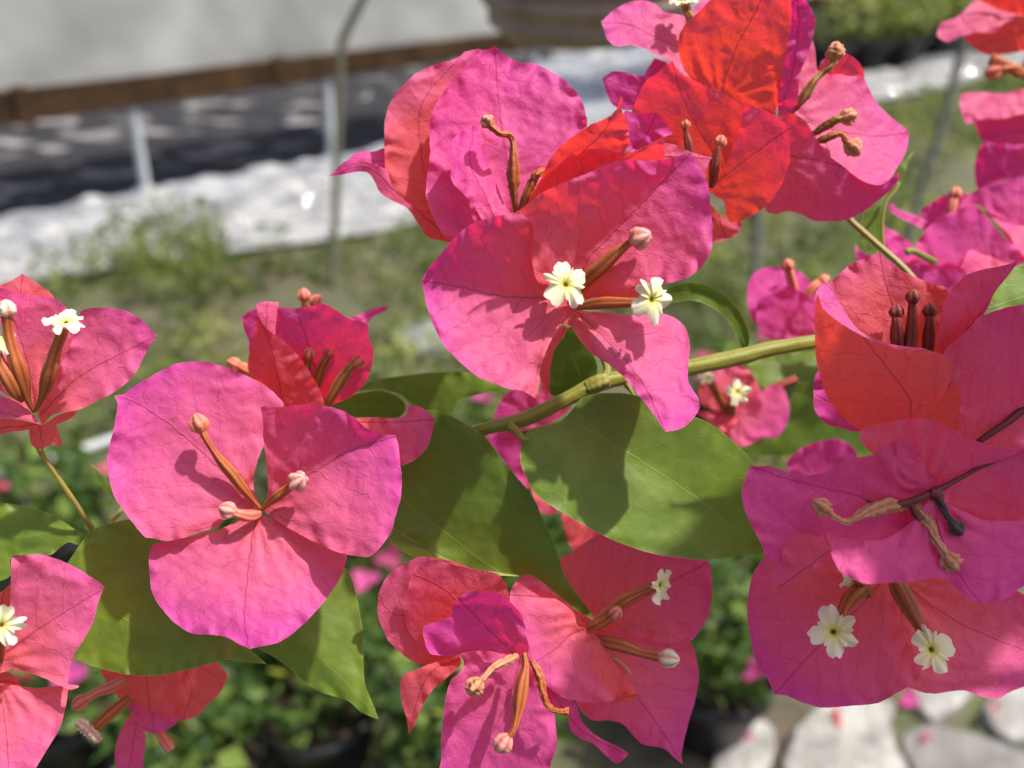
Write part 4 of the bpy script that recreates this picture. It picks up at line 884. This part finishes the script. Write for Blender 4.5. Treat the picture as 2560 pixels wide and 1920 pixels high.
tube(f, [(1570, 720, 3, 22), (1578, 610, -1, 34), (1588, 530, -2, 33), (1593, 440, -3, 26), (1597, 350, -4, 22)], M_TUBER, 'bud', r_end=36, budmat=M_TUBER)
tube(f, [(1525, 720, 3, 20), (1515, 590, -1, 32), (1508, 510, -2, 33), (1505, 450, -3, 22), (1505, 430, -3, 22)], M_TUBER, 'bud', r_end=36, budmat=M_TUBER)
tube(f, [(1680, 720, 3, 20), (1685, 600, -1, 30), (1690, 520, -2, 33), (1692, 450, -3, 24), (1692, 425, -3, 22)], M_TUBER, 'bud', r_end=36, budmat=M_TUBER)

# ---- 7: the shaded magenta bloom, lower right
f = flower('bougainvillea_bloom', 'F', 1680, 1420, 200, 'deep magenta bloom at lower right with three withered drooping tubes, one of them black')
bract(f, B('1300,1090 1330,1040 1420,1015 1500,1000 1600,985 1700,1000 1780,1030 1860,1075 1960,1115 2080,1150 2212,1145 2360,1130 2360,1600 2200,1600 1900,1600 1700,1450 1590,1250 1500,1200 1400,1195 1340,1150',
  '1690,1410 1850,1320 2000,1250 2360,1120', 4, .05, .65, fold=.15, tone=(.4, .8), pleat=2.2))
bract(f, B('695,1250! 800,1250 900,1280 980,1300 1060,1295 1150,1270 1240,1215 1400,1180 1480,1120 1580,1100! 1660,1250 1800,1400 1740,1500 1560,1660 1300,1760 1100,1760 870,1800! 830,1780 780,1740 760,1681 700,1571 665,1481 650,1390 670,1320',
  '1690,1405 1550,1465 1400,1450 1250,1400 1000,1345 700,1255', 0, .05, .18, fold=.28, tone=(.65, .9), pleat=1.8, g=[(1480, 1250, -1.5, 80)]))
bract(f, B('990,365! 1060,375 1130,430 1170,500 1160,520 1000,580 900,640 850,670! 820,630 835,560 870,540 880,460 940,380', '1130,460 860,660', -7, -.2, .5, tone=(.3, .6), tile='I', step=12, ruf=.5),
  B('1085,375! 1115,358 1150,440 1170,520 1140,470 1105,420', '1110,370 1165,510', -7.5, 0, .3, tone=(.4, .6), tile='I', step=10, ruf=.2))
bract(f, B('1110,358! 1130,430 1160,510 1200,580 1260,610 1340,640 1450,635 1560,630 1680,610 1780,620 1850,680 1920,730 1980,750 2060,735 2130,710 2212,650 2360,560 2360,250 2212,290 2000,290 1900,250 1770,190 1690,180 1600,290 1450,390 1300,400 1180,375',
  '1720,200 1760,400 1850,580 1975,750', -3, .0, -.28, cup=.0, tone=(.6, .95), tile='I', pleat=2.0, g=[(1300, 500, -1.5, 120), (1750, 560, 1.5, 120)]), label='bright magenta lower bract with a wavy edge')
tube(f, [(1640, 180, -2, 22), (1540, 205, -3, 24), (1450, 210, -4, 38), (1350, 240, -5, 32), (1285, 275, -6, 18), (1225, 300, -6, 16), (1170, 275, -7, 14), (1130, 245, -7, 24)], M_WITH, 'bud', r_end=46, budmat=M_WITH, tile='I', wob=.5, twist=9, amp=.2, n=44)
tube(f, [(1700, 140, -2, 30), (1740, 185, -3, 24), (1765, 220, -4, 18), (1790, 265, -5, 15), (1815, 300, -5, 18)], M_DEAD, 'bud', r_end=40, budmat=M_DEAD, tile='I', wob=.5, twist=6, amp=.2)
tube(f, [(1600, 190, -2, 20), (1640, 260, -3, 34), (1690, 320, -4, 30), (1715, 380, -5, 22), (1745, 430, -6, 20), (1775, 475, -6, 24)], M_WITH, 'bud', r_end=52, budmat=M_WITH, tile='I', wob=.5, twist=9, amp=.2, n=44)

rib(f, 'stalk', 'F', [(2420, 1130, 2, 8), (2212, 1175, 1, 9), (2000, 1245, 0, 10), (1860, 1315, -1, 13), (1760, 1370, -2, 18), (1715, 1392, -3, 24), (1640, 1425, -4, 22), (1560, 1455, -4, 20), (1450, 1468, -4, 15), (1340, 1440, -3, 8)], f['_d'], M_MAROON, n=50, wob=.2)
rib(f, 'stalk', 'F', [(1585, 1450, -4, 16), (1600, 1490, -4, 20), (1635, 1545, -4, 26)], f['_d'], M_MAROON, n=20, wob=.2)
rib(f, 'stalk', 'F', [(1690, 1395, -4, 24), (1730, 1410, -4, 28), (1745, 1430, -4, 26)], f['_d'], M_MAROON, n=20, wob=.2)
# ---- 8: the shaded coral bloom with two stars
f = flower('bougainvillea_bloom', 'I', 1500, 600, 218, 'coral pink bloom at bottom right with two open white stars, under the magenta one')
bract(f, B('790,480 740,540 710,590 690,680 680,800 700,950 730,1070 790,1160 830,1250! 900,1260 1000,1300 1100,1325 1250,1315 1400,1300 1500,1250 1600,1190 1685,1110! 1640,1050 1560,950 1520,830 1500,700 1480,600 1300,540 1150,460 1050,440 900,440',
  '1430,620 1280,790 1060,1000 835,1250', 3, .02, .06, fold=.10, cup=.05, tone=(.0, 1.0), pleat=.5))
bract(f, B('1480,560 1450,660 1440,800 1450,930 1470,1080 1490,1200 1580,1215 1650,1240 1720,1248 1800,1235 1880,1230 1940,1250 2000,1270 2070,1275 2130,1240 2212,1210 2360,1150 2360,760 2212,700 2100,640 2000,620 1750,580 1600,580',
  '1560,640 1700,760 1950,900 2360,1060', 12, .05, .10, fold=.25, cup=.0, tone=(-.05, .75), pleat=1.5, g=[(1950, 1050, -1.5, 100)]))
t1 = tube(f, [(1345, 640, 0, 20), (1300, 680, -2, 40), (1250, 720, -4, 42), (1215, 780, -6, 30), (1190, 850, -8, 30), (1172, 890, -9, 28)], M_TUBE)
star(f, t1, 1160, 905, -11, 150, (-.1, .35), rot=.75, seed=21)
t2 = tube(f, [(1500, 610, 0, 36), (1525, 680, -2, 48), (1580, 780, -4, 44), (1630, 870, -6, 32), (1665, 930, -8, 30), (1695, 985, -9, 28)], M_TUBE)
star(f, t2, 1703, 1003, -11, 150, (.1, .4), rot=.1, seed=30)
t3 = tube(f, [(1350, 700, -1, 30), (1320, 650, -2, 24), (1280, 610, -3, 24)], M_TUBE)
star(f, t3, 1262, 605, -4, 95, (.5, -1.1), rot=.2, seed=33)

# ---- 9: bottom centre right bloom
f = flower('bougainvillea_bloom', 'H', 1480, 900, 232, 'coral bloom at bottom centre with a sideways white star, under the leaf tip')
bract(f, B('1325,500! 1400,460 1480,400 1580,350 1700,360 1900,400 2050,440 2145,515 2168,620 2165,720 2140,830 2060,950 1960,965 1800,960 1680,945 1560,945 1480,930 1440,830 1380,700 1340,600',
  '1475,885 1650,800 1900,650 2150,520', 6, .0, .08, fold=.18, cup=.08, tone=(.0, .65), pleat=1.5))
bract(f, B('1470,890! 1600,895 1800,930 2040,960 2080,1050 2095,1150 2070,1300 2035,1420 2010,1520 1998,1590 2005,1638! 1960,1600 1900,1550 1790,1530 1740,1490 1680,1420 1600,1395 1500,1390 1420,1300 1390,1100',
  '1490,910 1640,1100 1760,1270 1890,1450 2003,1635', 2, .1, .02, fold=-.22, tone=(.0, .9), pleat=1.0))
bract(f, B('1080,630! 1052,690 1055,770 1090,810 1130,860 1145,960 1150,1040 1155,1110 1190,1140 1230,1180 1280,1230 1350,1270 1430,1290 1520,1298 1620,1288 1750,1240! 1700,1150 1650,1060 1560,960 1480,890 1425,870 1400,800 1330,740 1240,690 1150,640',
  '1460,890 1390,920 1300,1000 1190,1070', -6, .25, -.10, fold=.0, cup=-.08, tone=(.0, .65), pleat=1.2, g=[(1250, 800, -1.5, 90)]),
  B('1600,1290! 1680,1262 1752,1240! 1755,1275 1705,1300 1640,1302', '1610,1292 1750,1255', -6, 0, .8, tone=(-.1, 0), step=9, ruf=.1, ref=(1750, 1240)), label='large pink front bract with a rolled tip')
bract(f, B('1075,625! 1160,590 1300,690 1450,820 1500,900 1420,900 1330,780 1200,700', '1470,890 1080,630', -3, 0, .6, tone=(-.2, .2), step=12, ruf=.5), label='shaded red bract under the leaf')
t1 = tube(f, [(1475, 885, -1, 14), (1530, 855, -3, 28), (1600, 800, -5, 32), (1680, 730, -7, 34), (1760, 690, -8, 24), (1840, 660, -9, 26), (1865, 652, -9, 26)], M_TUBE)
star(f, t1, 1885, 648, -10, 110, (1.1, -.1), rot=.5, seed=41)
tube(f, [(1480, 890, -5, 12), (1530, 870, -7, 26), (1590, 835, -8, 26), (1615, 815, -9, 20)], M_TUBE, 'bud', r_end=34, budmat=M_BUD)
tube(f, [(1500, 930, -2, 12), (1590, 962, -4, 34), (1680, 985, -6, 34), (1760, 1015, -7, 26), (1830, 1032, -8, 26), (1880, 1042, -9, 28)], M_TUBE, 'bud', r_end=48, budmat=M_BUDW)
tube(f, [(1540, 950, -1, 10), (1620, 1040, -4, 14), (1680, 1090, -5, 9), (1720, 1140, -6, 8)], M_WITH, wob=.4, twist=4)

# ---- 10: bottom centre purple bloom
f = flower('bougainvillea_bloom', 'H', 1110, 1040, 220, 'purple bloom at bottom centre hanging down with a long tube and coral bracts behind it')
bract(f, B('740,745 790,700 850,680 920,680 1000,700 1050,740 1100,790 1130,860 1145,940 1150,1030 1080,1040 1000,1025 900,1010 800,1020 700,1040 620,1030 590,1000 570,920 575,880 640,850 720,820',
  '1075,1035 1000,960 930,890 860,820', -6, -.20, .60, cup=.1, fold=.1, tone=(.75, 1.05), pleat=1.8, ruf=1.6), label='dark purple upper bract')
bract(f, B('770,1030! 795,1075 775,1130 720,1180 690,1300 680,1400 668,1500 672,1600 660,1760 860,1830 1230,1760 1280,1620 1310,1530 1300,1400 1290,1330 1210,1200 1150,1080 1100,1010 900,1005',
  '1110,1040 1060,1230 950,1480 850,1740', 0, .10, .12, fold=.28, tone=(.5, .9), pleat=1.2, g=[(750, 1300, -1, 100)]))
bract(f, B('1150,1080! 1250,1190 1330,1260 1410,1300 1440,1380 1480,1440 1560,1500 1650,1540 1705,1580! 1680,1610 1640,1632 1570,1580 1520,1530 1450,1500 1390,1450 1365,1370 1300,1320 1200,1230', '1160,1100 1300,1260 1450,1450 1700,1585', 3, .1, .30, fold=-.2, tone=(.6, .95), step=11), label='twisted magenta bract')
bract(f, B('560,490 470,530 400,570 350,630 320,720 325,830 370,940 430,1010 500,1060 570,1085 700,1060 900,950 1000,700 800,540',
  '880,980 600,850 400,800 325,700', 13, .1, .35, tone=(-.1, .4), ruf=.8), label='dull coral bract at the back')
bract(f, B('590,515 510,600 480,700 470,800 490,900 560,970 640,1010 900,1000 1045,820 1045,700 1000,600 920,570 800,550 680,520', '900,980 760,740 640,640 500,580', 7, -.1, .45, tone=(-.2, .35), ruf=.7), label='red orange bract behind the purple one')
bract(f, B('775,1035! 620,1080 540,1110 470,1140 445,1180 450,1280 480,1390 490,1475! 520,1430 560,1330 620,1230 700,1160 778,1090', '800,1050 600,1140 490,1470', 8, .2, .35, fold=-.1, tone=(-.1, .1), step=12), label='small red bract pointing down')
tube(f, [(1095, 1035, -8, 12), (1050, 1060, -9, 24), (990, 1085, -11, 22), (945, 1115, -12, 18), (915, 1150, -13, 16), (890, 1175, -13, 20)], M_WITH, 'bud', r_end=46, budmat=M_WITH, wob=.35, twist=4)
tube(f, [(1130, 1020, -8, 12), (1138, 1100, -9, 20), (1120, 1190, -10, 36), (1105, 1290, -11, 36), (1092, 1370, -12, 22), (1070, 1450, -13, 16), (1045, 1485, -13, 18)], M_TUBE, 'bud', r_end=48, budmat=M_BUDP)
tube(f, [(1170, 1060, -6, 14), (1215, 1150, -7, 24), (1235, 1250, -8, 20), (1265, 1320, -8, 16), (1320, 1345, -9, 13), (1375, 1345, -9, 22)], M_TUBE, wob=.5, twist=7, n=40)

# ---- 11: the bloom hanging below the big left leaf
f = flower('bougainvillea_bloom', 'G', 850, 1150, 244, 'orange red bloom hanging upside down under the big green leaf at bottom left')
bract(f, B('560,1110 620,1225 690,1300 780,1345 860,1365 950,1385 975,1250 1000,1060 700,1040', '800,1060 830,1360', 0, -.2, .35, tone=(-.4, .0), cup=-.2))
bract(f, B('940,1385! 1020,1395 1090,1370 1150,1310 1220,1240 1257,1150 1220,1095 1170,1050 1000,1030 960,1230', '980,1060 1060,1200 1020,1390', 2, .2, .4, tone=(-.5, .0), cup=-.1))
bract(f, B('690,1290! 740,1380 780,1440 850,1470 920,1450 990,1385 900,1340 800,1310', '840,1250 850,1465', 5, 0, -.1, tone=(.4, .8)))
bract(f, B('720,1370 680,1430 650,1500 635,1580 640,1640 660,1760 770,1760 795,1600 805,1470 770,1420', '760,1380 700,1750', 9, .2, -.05, tone=(.4, .7)))
tube(f, [(700, 1170, 0, 20), (610, 1215, -2, 30), (540, 1240, -3, 24), (480, 1275, -4, 24)], M_BUD, 'bud', r_end=38)
tube(f, [(720, 1270, 0, 18), (660, 1320, -2, 30), (590, 1380, -4, 30), (530, 1430, -5, 24)], M_TUBE, 'bud', r_end=28)
tube(f, [(545, 1510, -5, 20), (510, 1470, -6, 26), (470, 1430, -6, 28), (430, 1400, -6, 26)], M_BUDW, name='flower_tube', wob=.6, amp=.2)
tube(f, [(880, 1460, 6, 20), (920, 1520, 6, 30), (945, 1560, 6, 24)], M_BUD)

# ---- 12: the bloom cut by the left edge, bottom
f = flower('bougainvillea_bloom', 'G', 0, 1040, 204, 'coral red bloom cut off by the left edge near the bottom, with one white star')
bract(f, B('62,495! 150,480 230,478 320,505 420,550 500,600 580,655! 545,740 520,840 470,940 410,1030 385,1110 375,1190 430,1200 438,1212 390,1225 340,1205 240,1160 150,1130 60,1120 -20,1130 -80,1060 -20,950 50,800 60,650',
  '-10,1050 110,960 250,865 580,657', 0, .02, -.02, fold=.25, tone=(.0, .65), pleat=1.4, g=[(300, 950, -1, 90)]))
bract(f, B('-120,1190 60,1200 200,1215 330,1205 378,1220! 362,1330 330,1440 270,1540 210,1640 150,1740 -120,1800', '0,1190 40,1500 60,1780', 1, .1, -.30, tone=(.0, .65), pleat=1.0))
bract(f, B('-60,700 0,690 65,650 65,800 0,850 -60,850', '0,850 20,690', 6, 0, .7, tone=(-.4, -.2), step=12))
bract(f, B('-60,1120 30,1125 80,1150 110,1200 60,1215 -60,1215', '-60,1170 100,1190', 3, 0, .4, tone=(-.1, 0), step=12))
t1 = tube(f, [(0, 1060, 0, 20), (-5, 980, -4, 34), (0, 900, -8, 28), (5, 870, -10, 26)], M_TUBE)
star(f, t1, 5, 868, -12, 130, (.2, .2), rot=.15, seed=52)

# ---- 13: the bloom cut by the left edge, middle
f = flower('bougainvillea_bloom', 'D', 215, 990, 216, 'pink bloom on a thin yellow stalk at the left edge with upright orange tubes')
bract(f, B('125,185! 50,230 -60,280 -80,400 100,500 300,450 300,320 250,270 190,230', '100,500 125,190', 10, 0, .1, fold=.1, tone=(-.1, .1)), label='coral bract at the back')
bract(f, B('-100,260 60,278 170,310 250,312 330,340 390,400 432,480 425,600 350,750 280,880 200,950 100,900 -60,760 -100,400', '205,960 150,650 60,400 -40,250', 3, .0, .02, fold=.12, tone=(-.15, .8), pleat=1.2))
bract(f, B('432,430! 450,395 500,378 600,375 700,395 780,440 830,490 870,530! 820,600 780,680 730,760 650,830 540,890 430,940 300,965 235,1022! 212,950 240,850 330,700 400,560',
  '222,970 430,760 700,610 868,532', 0, .0, -.02, fold=.22, tone=(-.05, .75), pleat=1.2))
bract(f, B('-60,850 30,868 100,900 180,960 228,1022! 160,1002 80,985 0,988 -60,1010', '215,1010 -60,930', -3, 0, -.5, tone=(.2, .5), step=11, ruf=.5),
  B('-60,1012 0,990 80,987 160,1004 225,1022! 150,1050 60,1062 -60,1085', '215,1020 -60,1040', -3, 0, .8, tone=(-.2, 0), step=11, ruf=.3, ref=(80, 987)))
bract(f, B('160,1010! 235,1020 330,965 432,940! 400,980 330,1015 312,1025 350,1140! 280,1135 215,1168! 170,1120', '220,1015 240,1160', 0, .0, .55, fold=-.2, tone=(-.25, -.1), step=11, ruf=.4), label='red pointed base below the flower')
t1 = tube(f, [(120, 890, -3, 12), (90, 850, -6, 28), (50, 770, -8, 38), (0, 680, -9, 28), (-20, 620, -10, 24)], M_TUBE)
star(f, t1, -25, 555, -11, 110, (.9, .5), rot=.4, seed=61)
tube(f, [(190, 950, -2, 10), (155, 880, -4, 18), (125, 790, -6, 38), (100, 700, -8, 42), (70, 600, -9, 30), (48, 500, -10, 26), (40, 420, -11, 30)], M_TUBE, 'bud', r_end=48, budmat=M_BUDW, stretch=1.0)
t3 = tube(f, [(195, 945, -3, 10), (230, 880, -5, 16), (262, 790, -7, 36), (285, 700, -9, 38), (310, 610, -10, 28), (340, 530, -12, 28), (352, 490, -12, 28)], M_TUBE)
star(f, t3, 362, 450, -13, 108, (.1, 1.25), rot=.6, seed=67)

# ---- blurred blooms further back on the right
f = flower('bougainvillea_bloom', 'C', 2300, 250, 330, 'slightly blurred red pink bloom in the top right corner')
bract(f, B('1728,200! 1750,130 1830,100 1900,40 1960,-20 2060,-120 2400,-120 2400,60 2200,90 2100,130 2050,180 1950,180 1870,200 1790,232', '2350,50 1740,200', 0, .1, -.2, tone=(.0, .5)))
bract(f, B('1870,190 1950,180 2050,180 2100,130 2200,90 2400,60 2400,200 2250,270 2100,302 2000,302 1930,262', '2350,120 1950,260', -3, -.1, .7, tone=(-.1, .1)), label='shaded red underside bract')
bract(f, B('1950,-30 2200,-60 2400,-60 2400,60 2200,80 2100,60 2000,20', '2350,0 1960,-20', -6, 0, .6, tone=(-.3, -.1), step=20))
tube(f, [(2300, 200, 6, 30), (2200, 400, 3, 22), (2120, 360, 0, 22), (2030, 330, 0, 30)], M_TUBE, wob=.4, twist=3)
tube(f, [(2300, 480, 6, 18), (2200, 400, 3, 20), (2140, 380, 0, 26), (2080, 390, 0, 30)], M_TUBE, 'bud', r_end=40)
f = flower('bougainvillea_bloom', 'C', 2300, 650, 320, 'blurred pink bloom at the right edge with a wavy pale bract above a magenta one')
bract(f, B('1855,570! 1870,520 1960,508 2100,517 2200,490 2400,480 2400,620 2200,630 2100,655 1990,655 1895,685', '2350,560 1860,600', 0, .1, -.25, tone=(.2, .45)))
bract(f, B('1950,650 2100,655 2200,630 2400,620 2400,1000 2150,900 2000,800 1960,740', '2350,700 1970,760', 3, -.1, .45, tone=(.6, .8)))
bract(f, B('2000,790 2150,800 2400,820 2400,1000 2130,990 2050,1010 1960,1045 1940,960 1950,850', '2350,860 1960,1000', 1, 0, .55, tone=(.8, 1.1)), label='dark magenta bract')
f = flower('bougainvillea_bloom', 'C', 2000, 1450, 296, 'blurred cluster of magenta bracts behind the cup shaped bloom, upper right')
bract(f, B('1610,1380 1700,1240 1850,1160 1950,1140 2080,1290 2180,1380 2240,1480 2050,1500 1900,1520 1700,1500', '2050,1500 1980,1300 1960,1150', 0, 0, .22, fold=.12, tone=(.7, .95)))
bract(f, B('1850,1150 1920,1070 2050,1010 2212,980 2400,960 2400,1500 2230,1470 2100,1290 1980,1140', '2200,1400 2200,1000', 8, 0, .1, tone=(.6, .9)))
bract(f, B('2000,1160 2212,1140 2400,1150 2400,1500 2230,1470 2130,1300', '2300,1450 2100,1160', 3, .1, -.35, tone=(.3, .6), step=20))
bract(f, B('1450,1150! 1480,1125 1520,1160 1600,1185 1700,1240 1670,1275 1620,1250 1520,1200', '1700,1250 1455,1150', 8, .1, -.2, tone=(.8, 1.1)))
bract(f, B('1440,1255! 1530,1300 1620,1380 1740,1480 1680,1560 1600,1520 1520,1480 1440,1390', '1700,1500 1450,1270', 4, .1, -.15, tone=(.8, 1.1)))
bract(f, B('1280,1350! 1310,1390 1360,1410 1500,1450 1620,1490 1800,1600 1600,1620 1400,1550 1290,1440', '1700,1560 1285,1355', 9, 0, -.2, tone=(.8, 1.1)))
bract(f, B('1720,1470 1800,1455 1900,1510 1870,1570 1800,1640 1650,1600 1580,1540 1600,1460', '1850,1600 1650,1480', -2, 0, .3, tone=(.9, 1.2)), label='purple bract low in the cluster')
bract(f, B('1860,1480! 1920,1380 2050,1430 2180,1490 2100,1560 1950,1560', '2100,1550 1900,1420', -4, .1, -.3, tone=(.3, .6)), label='pale pink bract')
bract(f, B('1640,1170 1750,1090 1850,1060 1920,1100 1800,1200 1700,1240', '1850,1200 1700,1120', 14, 0, .5, tone=(.8, 1.0)))
tube(f, [(1810, 1200, 0, 20), (1815, 1140, 0, 24), (1825, 1100, 0, 22)], M_BUD, 'bud', r_end=32)
tube(f, [(1720, 1450, -6, 18), (1660, 1420, -7, 16), (1600, 1390, -8, 16), (1560, 1395, -8, 20)], M_STEM)
f = flower('bougainvillea_bloom', 'F', 950, 520, 300, 'small blurred pink bloom between the curved leaf stalk and the cup shaped bloom')
bract(f, B('680,300 690,240 720,180 800,150 900,155 980,180 1040,240 1090,320 1080,450 900,500 780,500 700,420', '950,500 850,160', 6, .0, -.1, tone=(.8, 1.1)))
bract(f, B('740,340 800,275 850,250 950,270 1060,345 1110,420 1090,540 900,555 800,545 740,480', '980,540 820,270', -4, 0, .30, tone=(.65, 1.0)))
tube(f, [(950, 330, 0, 24), (930, 240, -2, 26), (912, 170, -4, 24)], M_BUD, 'bud', r_end=32)
tube(f, [(1000, 330, -3, 24), (1040, 270, -4, 28), (1080, 240, -4, 28)], M_BUD, 'bud', r_end=30)
f = flower('bougainvillea_bloom', 'F', 610, 960, 300, 'blurred dark pink bloom with one white star, under the main branch')
bract(f, B('415,800 440,760 500,720 560,695 640,683! 700,730 740,800 760,880 650,940 500,940 420,900', '610,960 600,700', 4, 0, .15, tone=(.0, .2)))
bract(f, B('600,900 740,850 820,795 870,810 905,880 915,970 880,1050 840,1095 780,1090 700,1130 630,1140 560,1080 500,1010 560,950', '620,950 760,990 850,1080', 0, .1, .08, tone=(.2, .8)))
bract(f, B('395,950! 480,945 600,940 640,980 560,1060 500,1020 440,990', '620,960 400,960', 1, .1, -.3, tone=(-.1, .2)))
t1 = tube(f, [(600, 960, 0, 20), (600, 900, -4, 26), (620, 850, -8, 24)], M_TUBE)
star(f, t1, 628, 840, -10, 78, (.1, .2), rot=.4, seed=71)
t1 = tube(f, [(570, 960, 0, 20), (520, 860, -2, 24), (480, 790, -4, 24)], M_TUBE)
star(f, t1, 462, 765, -5, 55, (-.4, .9), rot=.4, seed=72)
tube(f, [(740, 880, 4, 20), (850, 810, 4, 24), (950, 770, 4, 26)], M_TUBER)
f = flower('bougainvillea_bloom', 'F', 1100, 1280, 300, 'very dark shaded purple bloom left of the deep magenta one')
bract(f, B('900,1230 970,1160 1070,1115 1180,1100 1270,1150 1300,1230 1280,1300 1150,1310 930,1300', '1100,1330 1150,1110', 4, 0, .5, tone=(.9, 1.1)), label='dark purple bract')
f = flower('bougainvillea_bloom', 'E', 1300, 700, 268, 'shaded magenta bloom behind the main branch, half hidden by the central bloom')
bract(f, B('960,980 1020,860 1100,820 1200,860 1230,700 1320,480 1400,510 1420,700 1400,900 1300,1000 1100,1060 1000,1080', '1300,900 1000,950', 4, -.1, .3, tone=(.5, .9)))
bract(f, B('910,1060! 1000,1050 1110,1080 1150,1200 1150,1380 1050,1260 960,1150', '1150,1100 1000,1100', 8, 0, .2, tone=(.7, 1.0)))
bract(f, B('1200,700 1250,600 1330,480 1400,520 1360,620 1280,760 1260,850', '1250,850 1340,520', -2, 0, .5, tone=(.1, .3)), label='red bract seen between the central bracts')
f = flower('bougainvillea_bloom', 'H', 1350, 250, 285, 'shaded coral bloom peeping out between the two large leaves')
bract(f, B('1160,70 1250,170 1320,245 1230,252 1190,190', '1240,120 1240,250', 0, 0, .2, tone=(.1, .3), step=16))
bract(f, B('1340,240 1450,300 1590,380 1500,460 1420,480 1370,400', '1500,320 1420,480', 2, 0, .2, tone=(.0, .2), step=16))
# ---------------------------------------------------------------- tidy
for o in bpy.data.objects:
    for k in ('_t', '_d'):
        if k in o: del o[k]
